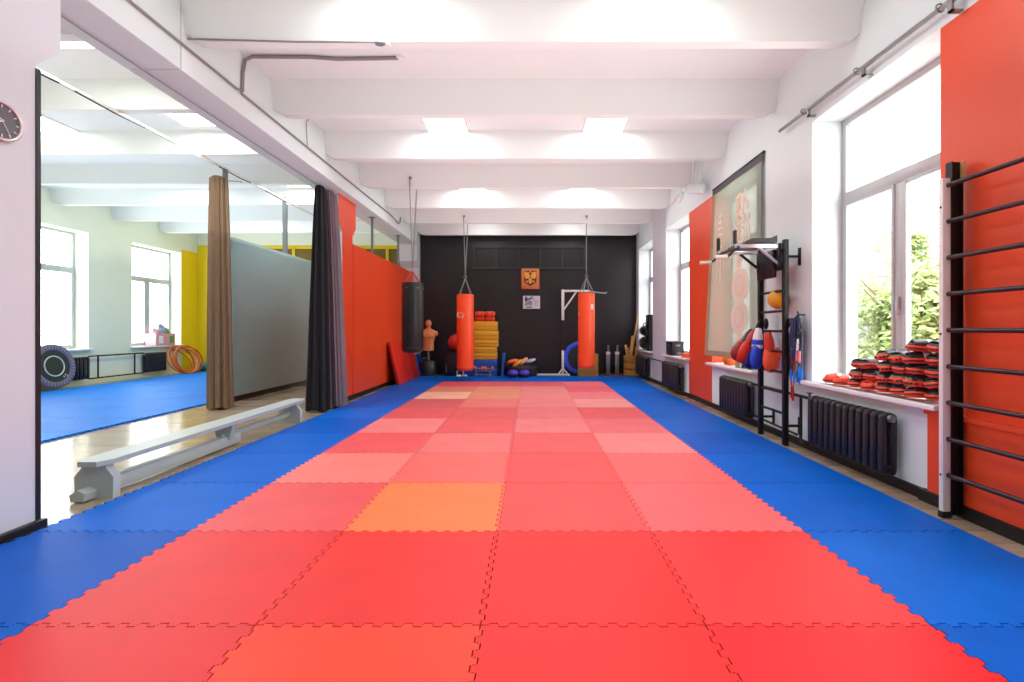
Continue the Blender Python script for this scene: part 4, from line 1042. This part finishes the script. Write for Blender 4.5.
# ------------------------------------------------------------------ punch mitts on the sill
SZ = SILLZ+.042
def mitt_proto(kind):
    r = bpy.data.objects.new('punch_mitt', None); COL.objects.link(r); r.empty_display_size = .05; r['_o'] = [0, 0, 0]
    sg = lambda v, p_: math.copysign(abs(v)**p_, v)
    out = [(.078*sg(math.cos(2*PI*k/32), .72)*(1.0+.10*math.sin(2*PI*k/32)), .112*sg(math.sin(2*PI*k/32), .72)) for k in range(32)]
    def slab(z0, z1, s0, s1, m, nm, bow=.012):
        rings = []
        for z, s in ((z0, s0*.95), (z0+(z1-z0)*.25, s0*.5+s1*.5), (z0+(z1-z0)*.75, s1), (z1, s1*.95)):
            rings.append([(x*s, y*s, z+bow*(y/.112)**2+.014*(x/.078)**2) for x, y in out])
        return MB().loft(rings).build(nm, m, r)
    flip = kind == 2
    rim = slab(0, .046, .90, 1.0, MITTO, 'rim')
    slab(.038, .066, .95, .86, MITTT if kind == 1 else MITTB, 'palm', .010)
    if kind == 1:
        for k in range(18):
            a = 2*PI*k/18; x = .078*sg(math.cos(a), .72)*(1+.10*math.sin(a)); y = .112*sg(math.sin(a), .72); t = math.atan2(math.cos(a)*.112, -math.sin(a)*.078)
            MB().box((-.0085, -.004, -.008), (.0085, .004, .008), M=TR(x*.985, y*.985, .024+.012*(y/.112)**2+.014*(x/.078)**2) @ RZ(t)).build('slot', MITTB, rim)
    else:
        q = MB(); q.tube([(x*1.005, y*1.005, .024+.012*(y/.112)**2+.014*(x/.078)**2) for x, y in out], .005, 6, True); q.build('piping', MITTB, rim)
    # hand cover arching over the back, with its strap
    q = MB(); rings = []
    for i in range(9):
        t = PI*i/8; rings.append([(math.cos(t)*.070, yy, .060+max(0, math.sin(t))**.8*hh) for yy, hh in ((-.098, .020), (-.06, .044), (.0, .052), (.075, .040), (.075, .030), (.0, .042), (-.06, .034), (-.098, .010))])
    q.loft(rings); hc = q.build('hand_cover', MITTB, r)
    q = MB(); rings = []
    for i in range(9):
        t = PI*i/8; rings.append([(math.cos(t)*.073, yy, .060+max(0, math.sin(t))**.8*hh) for yy, hh in ((-.05, .050), (-.01, .055), (-.01, .046), (-.05, .042))])
    q.loft(rings); q.build('strap', MITTW if kind != 1 else MITTB, hc)
    return r
protos = {0: mitt_proto(0), 1: mitt_proto(1)}
oproto = mitt_proto(0)
for ch in oproto.children: reskin(ch, {MITTB: MITTO} if ch.name.startswith(('hand_cover', 'palm')) else {})
protos[2] = oproto
used = set()
def mitt(kind, x, y, z, yaw, tx, ty, label):
    p = protos[kind]
    if kind in used: o = dup(p, (x, y, z), (tx, ty, yaw))
    else: used.add(kind); o = p; o.location = (x, y, z); o.rotation_euler = (tx, ty, yaw)
    tag(o, label, 'punch mitt', 'punch mitts on the sill')
mitt(2, 3.15, 5.03, SZ+.003, 1.2, .0, 0, 'orange punch mitt lying alone at the far end of the sill')
mitt(2, 3.14, 4.845, SZ+.003, 1.35, 0, 0, 'orange punch mitt with pale strap lying second along the sill')
sn = ['of the stack beside the flat mitts', 'of the second stack from the flat mitts', 'of the third stack from the left', 'of the fourth stack from the left', 'of the tallest stack', 'of the stack by the red wall']
lev = {3: ['bottom mitt', 'middle mitt', 'top mitt'], 4: ['bottom mitt', 'second mitt up', 'third mitt up', 'top mitt'], 5: ['bottom mitt', 'second mitt up', 'middle mitt', 'fourth mitt up', 'top mitt']}
stacks = [(3.17, 4.645, [0, 1, 0]), (3.16, 4.46, [2, 0, 0]), (3.16, 4.27, [0, 1, 1, 1]), (3.155, 4.095, [0, 1, 0, 1]), (3.155, 3.93, [0, 1, 0, 0, 0]), (3.19, 3.775, [0, 0, 0, 0, 0])]
rnd = random.Random(3)
for si, (x, y, ks) in enumerate(stacks):
    z = SZ+.003
    for j, kd in enumerate(ks):
        top = j == len(ks)-1
        desc = {0: 'black topped', 1: 'tan lattice rimmed', 2: 'plain orange'}[kd]
        mitt(kd, x+rnd.uniform(-.015, .015), y+rnd.uniform(-.012, .012), z, PI/2+rnd.uniform(-.35, .35), rnd.uniform(-.08, .08), rnd.uniform(-.16, .16), '%s punch mitt, %s %s' % (desc, lev[len(ks)][j], sn[si]))
        z += .094

# ------------------------------------------------------------------ things on the other sills
o = MB(); o.lathe([(.05, 0), (.10, .01), (.13, .06), (.125, .10), (.10, .13), (.04, .14)], (3.2, 7.78, SZ), 28); solo('foam_ball', o, ORV, 'orange ball on the sill below the banner', 'ball', (3.2, 7.78, SZ))
r = thing('carton', 'beige and white carton on the sill below the hanging gloves', 'carton', (3.17, 7.25, SZ)); MB().box((3.08, 7.12, SZ+.001), (3.24, 7.34, SZ+.16), .004).build('box', mat('beige_card', (178, 170, 128), .6), r); MB().box((3.078, 7.12, SZ+.001), (3.242, 7.17, SZ+.162), .004).build('label_band', WHITEV, r)
o = MB(); o.ell((3.15, 6.98, SZ+.062), (.10, .10, .062), 18, 10); o.ell((3.12, 6.88, SZ+.045), (.07, .07, .045), 14, 8); solo('cloth_bundle', o, TEAL, 'teal cloth bundle on the sill behind the gloves', 'cloth', (3.15, 6.95, SZ))
r = thing('sports_bottle', 'pale blue bottle on the sill beside the ladder', 'bottle', (3.15, 6.76, SZ)); MB().lathe([(.03, 0), (.034, .02), (.034, .10), (.02, .12)], (3.15, 6.76, SZ), 16).build('body', mat('pale_blue_plastic', (150, 186, 226), .4), r); MB().lathe([(.021, .118), (.021, .14), (.01, .15)], (3.15, 6.76, SZ), 16).build('cap', MITTB, r)
# black open crate on third sill
cr = thing('storage_crate', 'black open plastic crate on the third window sill', 'crate', (3.2, 10.8, SZ))
q = MB(); X_, Y_, w1, l1, hh = 3.17, 10.72, .13, .22, .29
def shell(mb, x, y, z, w, l, h, t):
    mb.box((x-w, y-l, z), (x+w, y+l, z+t)); mb.box((x-w, y-l, z), (x-w+t, y+l, z+h)); mb.box((x+w-t, y-l, z), (x+w, y+l, z+h)); mb.box((x-w, y-l, z), (x+w, y-l+t, z+h)); mb.box((x-w, y+l-t, z), (x+w, y+l, z+h))
shell(q, X_, Y_, SZ+.001, w1, l1, hh, .012); q.build('body', BLACKB, cr)
q = MB(); q.tube([(X_-w1-.005, Y_-l1-.005, SZ+hh), (X_+w1+.005, Y_-l1-.005, SZ+hh), (X_+w1+.005, Y_+l1+.005, SZ+hh), (X_-w1-.005, Y_+l1+.005, SZ+hh)], .012, 6, True); q.build('rim', BLACKB, cr)
for yy in (Y_-l1-.004, ): MB().box((X_-.05, yy-.003, SZ+.2), (X_+.05, yy+.003, SZ+.235), .003).build('handle', GREYP, cr)
MB().box((X_-w1-.003, Y_-.06, SZ+.2), (X_-w1+.002, Y_+.06, SZ+.235), .002).build('handle', GREYP, cr)
q = MB()
for k in range(4): q.torus((3.14, 10.25+.01*k, SZ+.012+.018*k), .08-.006*k, .009, (.05*k, .04, 1), 26, 6)
solo('cable_coil', q, GREYP, 'coil of grey cable on the sill beside the black crate', 'cable', (3.14, 10.25, SZ))
r = thing('small_box', 'small orange box on the third sill next to the red pier', 'box', (3.12, 9.75, SZ)); MB().box((3.05, 9.66, SZ+.001), (3.18, 9.86, SZ+.075), .006).build('body', ORV, r); MB().box((3.045, 9.655, SZ+.06), (3.185, 9.865, SZ+.085), .004).build('lid', ORANGEB, r)
for k, (y, c, lb) in enumerate(((10.05, (214, 206, 150), 'pale yellow bottle on the third sill, left of two'), (9.93, (196, 206, 170), 'pale green bottle on the third sill, right of two'))):
    r = thing('spray_bottle', lb, 'bottle', (3.3, y, SZ)); mm = mat('bottle_plastic_%d' % k, c, .4)
    MB().lathe([(.03, 0), (.035, .02), (.035, .16), (.014, .21)], (3.3, y, SZ), 16).build('body', mm, r); MB().lathe([(.016, .208), (.016, .25), (.008, .26)], (3.3, y, SZ), 12).build('cap', WHITEV, r)
# black bags and loudspeaker on the fourth sill
def duffel(x, y, z, a, b_, c, label, rot=0):
    r = thing('gear_bag', label, 'bag', (x, y, z), 'black gear bags')
    q = MB(); q.ell((0, 0, c), (a, b_, c), 24, 14, M=TR(x, y, z) @ RZ(rot), fn=lambda p, d: Vector((p.x*1.05, math.copysign(min(abs(p.y)*1.2, b_), p.y), p.z))); q.build('body', BLACKB, r)
    q = MB(); q.tube([(-.04, -b_*.5, 2*c*.96), (-.04, -b_*.4, 2*c+.06), (-.04, b_*.4, 2*c+.06), (-.04, b_*.5, 2*c*.96)], .012, 6, M=TR(x, y, z) @ RZ(rot)); q.build('handle', RUBBER, r)
    q = MB(); q.box((-a*.98, -.04, c*.7), (-a*1.06, .04, c*1.1), M=TR(x, y, z) @ RZ(rot)); q.build('badge', PALEG, r)
duffel(3.20, 13.45, SZ, .18, .40, .19, 'black gear bag at the bottom on the farthest sill'); duffel(3.20, 13.52, SZ+.375, .16, .32, .15, 'black gear bag lying on top of the other, farthest sill')
r = thing('loudspeaker', 'tall black loudspeaker on the farthest sill beside the bags', 'loudspeaker', (3.22, 12.8, SZ))
MB().box((3.07, 12.66, SZ+.001), (3.37, 13.02, SZ+.95), .015).build('cabinet', BLACKB, r); 
for z, rr in ((.3, .11), (.62, .08), (.82, .04)): MB().lathe([(rr, 0), (rr, .008), (rr*.8, .012), (rr*.2, .0)], M=TR(3.07, 12.84, SZ+z) @ RY(-PI/2), n=28).build('driver', GREYP if rr < .05 else RUBBER, r)

# ------------------------------------------------------------------ next hall things
def hall_rad(y0, n, label): return radiator(XL+.11, y0, n, .12, .66, label, side=-1)
hall_rad(10.3, 14, 'black radiator behind the grey trampoline in the next hall'); hall_rad(13.3, 8, 'black radiator under the far window of the next hall')
pm = MB(); PXl = XL+.10
pm.tube([(PXl, 11.65, .66), (PXl, 13.28, .66)], .018, 8); pm.tube([(PXl, 11.65, .12), (PXl, 13.28, .12)], .018, 8); pm.tube([(PXl, 11.9, .66), (PXl, 11.9, .12)], .018, 8); pm.tube([(PXl, 13.0, .66), (PXl, 13.0, .12)], .018, 8)
solo('heating_pipe', pm, DARKM, 'black heating pipe frame between radiators of the next hall', 'pipe', (PXl, 12, .6))
tq = trampoline((XL+.24, 10.66, .50), .49, (0, PI/2-.16, 0), PGREY, MATDK, 'grey purple rimmed trampoline leaning on the window wall of the next hall', 36, mat('pale_stitch', (160, 154, 186), .7))
q = MB(); q.torus((0, 0, .0075), .22, .014, (0, 0, 1), 48, 6); q.build('ring_print', RINGW, tq)
q = MB()
for x, y in ((.21, .22), (.25, .18), (.24, .26), (.28, .24)): q.box((x-.02, y-.012, .0065), (x+.012, y+.012, .0085))
q.build('lettering', RINGW, tq)
hoops = [(HOOPO, .42, 'orange hoop leaning in front of the bundle by the yellow wall'), (HOOPR, .40, 'red hoop second in the leaning bundle'), (HOOPO, .38, 'smaller orange hoop inside the bundle'), (HOOPR, .44, 'red hoop behind, left side of the bundle'), (HOOPY, .36, 'tan hoop inside the bundle'), (HOOPP, .43, 'pale pink hoop at the outer right of the bundle'), (HOOPY, .45, 'large tan hoop at the back of the bundle'), (HOOPO, .41, 'orange hoop at the back of the bundle')]
rnd = random.Random(9)
for k, (m, R, lb) in enumerate(hoops):
    q = MB(); q.torus((0, 0, 0), R, .018, (0, 0, 1), 56, 8); o = solo('hula_hoop', q, m, lb, 'hoop', (0, 0, 0), 'hula hoops by the yellow wall')
    th = math.radians(16+2.5*k); o.rotation_euler = (0, PI/2-th, rnd.uniform(-.35, .05)); o.location = (XL+.46-.03*k, 14.52+rnd.uniform(-.14, .14), .013+R*math.cos(th))
q = MB(); q.tube([(-10.5, 15.25, .14), (-9.85, 15.25, .14)], .14, 28); solo('foam_roller', q, TEAL, 'teal foam roller on the blue mat by the yellow end wall', 'roller', (-10.2, 15.25, .14))
# toy basket on the far window sill
LS = .80+.042
tb = thing('toy_basket', 'clear pink basket of toys on the far sill of the next hall', 'basket', (XL-.1, 14.2, LS))
bx_, by_ = XL-.13, 14.2
q = MB(); shell(q, bx_, by_, LS+.001, .17, .36, .34, .012); q.build('basket', PINKP, tb)
for dy, m in ((-.2, WHITEV), (.02, PINKP), (.22, GREENT)): MB().box((bx_+.172, by_+dy-.08, LS+.06), (bx_+.18, by_+dy+.08, LS+.27)).build('panel', m, tb)
for k, (dx, dy, dz, rr, m, lb) in enumerate(((0, -.2, .33, .12, PINKP, 'pink soft toy on the left of the basket'), (.02, .02, .42, .14, GREYT, 'grey blue soft toy on top of the basket'), (0, .22, .35, .12, GREENT, 'green soft toy on the right of the basket'))):
    q = MB(); q.ell((bx_+dx, by_+dy, LS+dz), (rr*.8, rr*.9, rr), 18, 12); q.ell((bx_+dx, by_+dy-.05, LS+dz+rr*1.05), rr*.5, 14, 10); q.ell((bx_+dx, by_+dy+.05, LS+dz+rr*.9), rr*.3, 10, 8); solo('soft_toy', q, m, lb, 'toy', (bx_+dx, by_+dy, LS+dz))

# ------------------------------------------------------------------ outside
struct('ground', MB().box((XR+.6, -10, -1.2), (40, 45, -1.0)), BOUNCEG)
bd = thing('brick_building', 'pale brick building seen through the nearest window', 'building', (15, 19, -1))
MB().box((8.5, 15.6, -1.0), (12.2, 24, 9)).build('wall', FACADE, bd)
MB().box((8.3, 15.4, 9), (12.4, 24.2, 9.4)).build('cornice', WHITEM, bd)
def tree(x, y, z0, h, r, m, label, n, seed):
    rnd = random.Random(seed); t = thing('tree', label, 'tree', (x, y, z0))
    q = MB(); q.tube([(x, y, z0), (x+.05, y, z0+h*.35), (x-.1, y+.1, z0+h*.7)], [.16, .12, .05], 10)
    for k in range(7):
        a = rnd.uniform(0, 6.28); q.tube([(x, y, z0+h*(.3+.05*k)), (x+r*.6*math.cos(a), y+r*.6*math.sin(a), z0+h*(.45+.07*k))], [.05, .015], 6)
    q.build('trunk', BARK, t)
    blobs = [(x+rnd.gauss(0, r*.45), y+rnd.gauss(0, r*.45), z0+h*.62+rnd.gauss(0, h*.17), rnd.uniform(.35, .75)*r*.6) for _ in range(26)]
    for mm, seed2 in ((m, 0), (LEAF2, 1)):
        vs = []; fs = []
        for _ in range(n):
            bx1, by1, bz1_, br_ = rnd.choice(blobs); d = Vector((rnd.gauss(0, 1), rnd.gauss(0, 1), rnd.gauss(0, 1))).normalized()*br_*rnd.uniform(.5, 1.05)
            c = Vector((bx1, by1, bz1_))+d; u = Vector((rnd.gauss(0, 1), rnd.gauss(0, 1), rnd.gauss(0, 1))).normalized(); w_ = u.orthogonal().normalized(); s = rnd.uniform(.06, .13)
            o_ = len(vs); vs += [c-u*s, c+w_*s*.5, c+u*s, c-w_*s*.5]; fs.append((o_, o_+1, o_+2, o_+3))
        MB().add(vs, fs).build('foliage', mm, t)
tree(9.6, 12.6, -1, 4.6, 1.6, LEAF, 'green leafy tree left of the mullion outside the nearest window', 3600, 1)
tree(9.6, 10.6, -1, 4.3, 1.6, LEAF, 'yellow green leafy tree right of the mullion outside the nearest window', 3600, 2)
tree(12.5, 13.6, -1, 6.0, 2.0, LEAF2, 'pale taller tree behind the two nearer trees', 3000, 3)

# ------------------------------------------------------------------ light, world, camera
def area(name, loc, rot, sx, sy, power, col=(1, 1, 1), spread=None):
    l = bpy.data.lights.new(name, 'AREA'); l.shape = 'RECTANGLE'; l.size = sx; l.size_y = sy; l.energy = power; l.color = col
    if spread: l.spread = spread
    o = bpy.data.objects.new(name, l); COL.objects.link(o); o.location = loc; o.rotation_euler = rot
    return o
def portal(loc, rot, sx, sy):
    o = area('window_portal', loc, rot, sx, sy, 1); o.data.cycles.is_portal = True
for i, (a, b_) in enumerate(WIN+RWIN): portal((XR+.42, (a+b_)/2, 2.17), (0, PI/2, 0), 2.9, b_-a)
for a, b_ in LW: portal((XL-.42, (a+b_)/2, 2.22), (0, -PI/2, 0), 2.9, b_-a)
for x, y in ((-1.29, 7.34), (1.12, 7.34), (-1.29, 10.44), (1.12, 10.44), (-1.29, 4.2), (1.12, 4.2), (-1.29, 1.07), (1.12, 1.07), (-1.29, 13.2), (1.12, 13.2)):
    area('panel_light', (x, y, SLAB-.04), (0, 0, 0), .58, .58, 26 if y < 13 else 14, (.97, 1, 1))
for x, y in ((-7.4, 7.34), (-4.95, 7.1), (-4.95, 5.05), (-4.95, 10.3), (-7.4, 10.3), (-7.4, 4.2), (-7.4, 13.2)):
    area('panel_light', (x, y, SLAB-.04), (0, 0, 0), .58, .58, 34, (1, 1, .93))

area('ceiling_fill', (-.1, 5.6, 2.95), (PI, 0, 0), 5.6, 15, 170, (.97, 1, 1))  # added fill lamp brightening the ceiling; the hall has no such fitting
area('ceiling_fill', (-7.3, 8.0, 2.95), (PI, 0, 0), 5.6, 13, 170, (1, .98, .88))  # same added ceiling fill for the next hall
w = bpy.data.worlds.new('World'); sc.world = w; w.use_nodes = True
nt = w.node_tree; bg = nt.nodes['Background']
bg.inputs['Color'].default_value = (.95, .98, 1, 1); bg.inputs['Strength'].default_value = 8

cam = bpy.data.cameras.new('Camera'); co = bpy.data.objects.new('Camera', cam); COL.objects.link(co)
co.location = (0, 0, H); co.rotation_euler = (PI/2, 0, 0)
cam.sensor_width = 36; cam.sensor_fit = 'HORIZONTAL'; cam.lens = 486/1024*36; cam.shift_x = -19/1024; cam.shift_y = -12/1024; cam.clip_start = .05; cam.clip_end = 200
sc.camera = co
sc.view_settings.view_transform = 'Standard'; sc.view_settings.look = 'None'; sc.view_settings.exposure = 0.0; sc.view_settings.gamma = 1.0
sc.cycles.use_denoising = True
sc.cycles.max_bounces = 8; sc.cycles.diffuse_bounces = 5; sc.cycles.transparent_max_bounces = 12; sc.cycles.caustics_reflective = False; sc.cycles.caustics_refractive = False
sc.cycles.sample_clamp_indirect = 6
for o in bpy.data.objects:
    for kk in ('_o', '_b'):
        if kk in o: del o[kk]
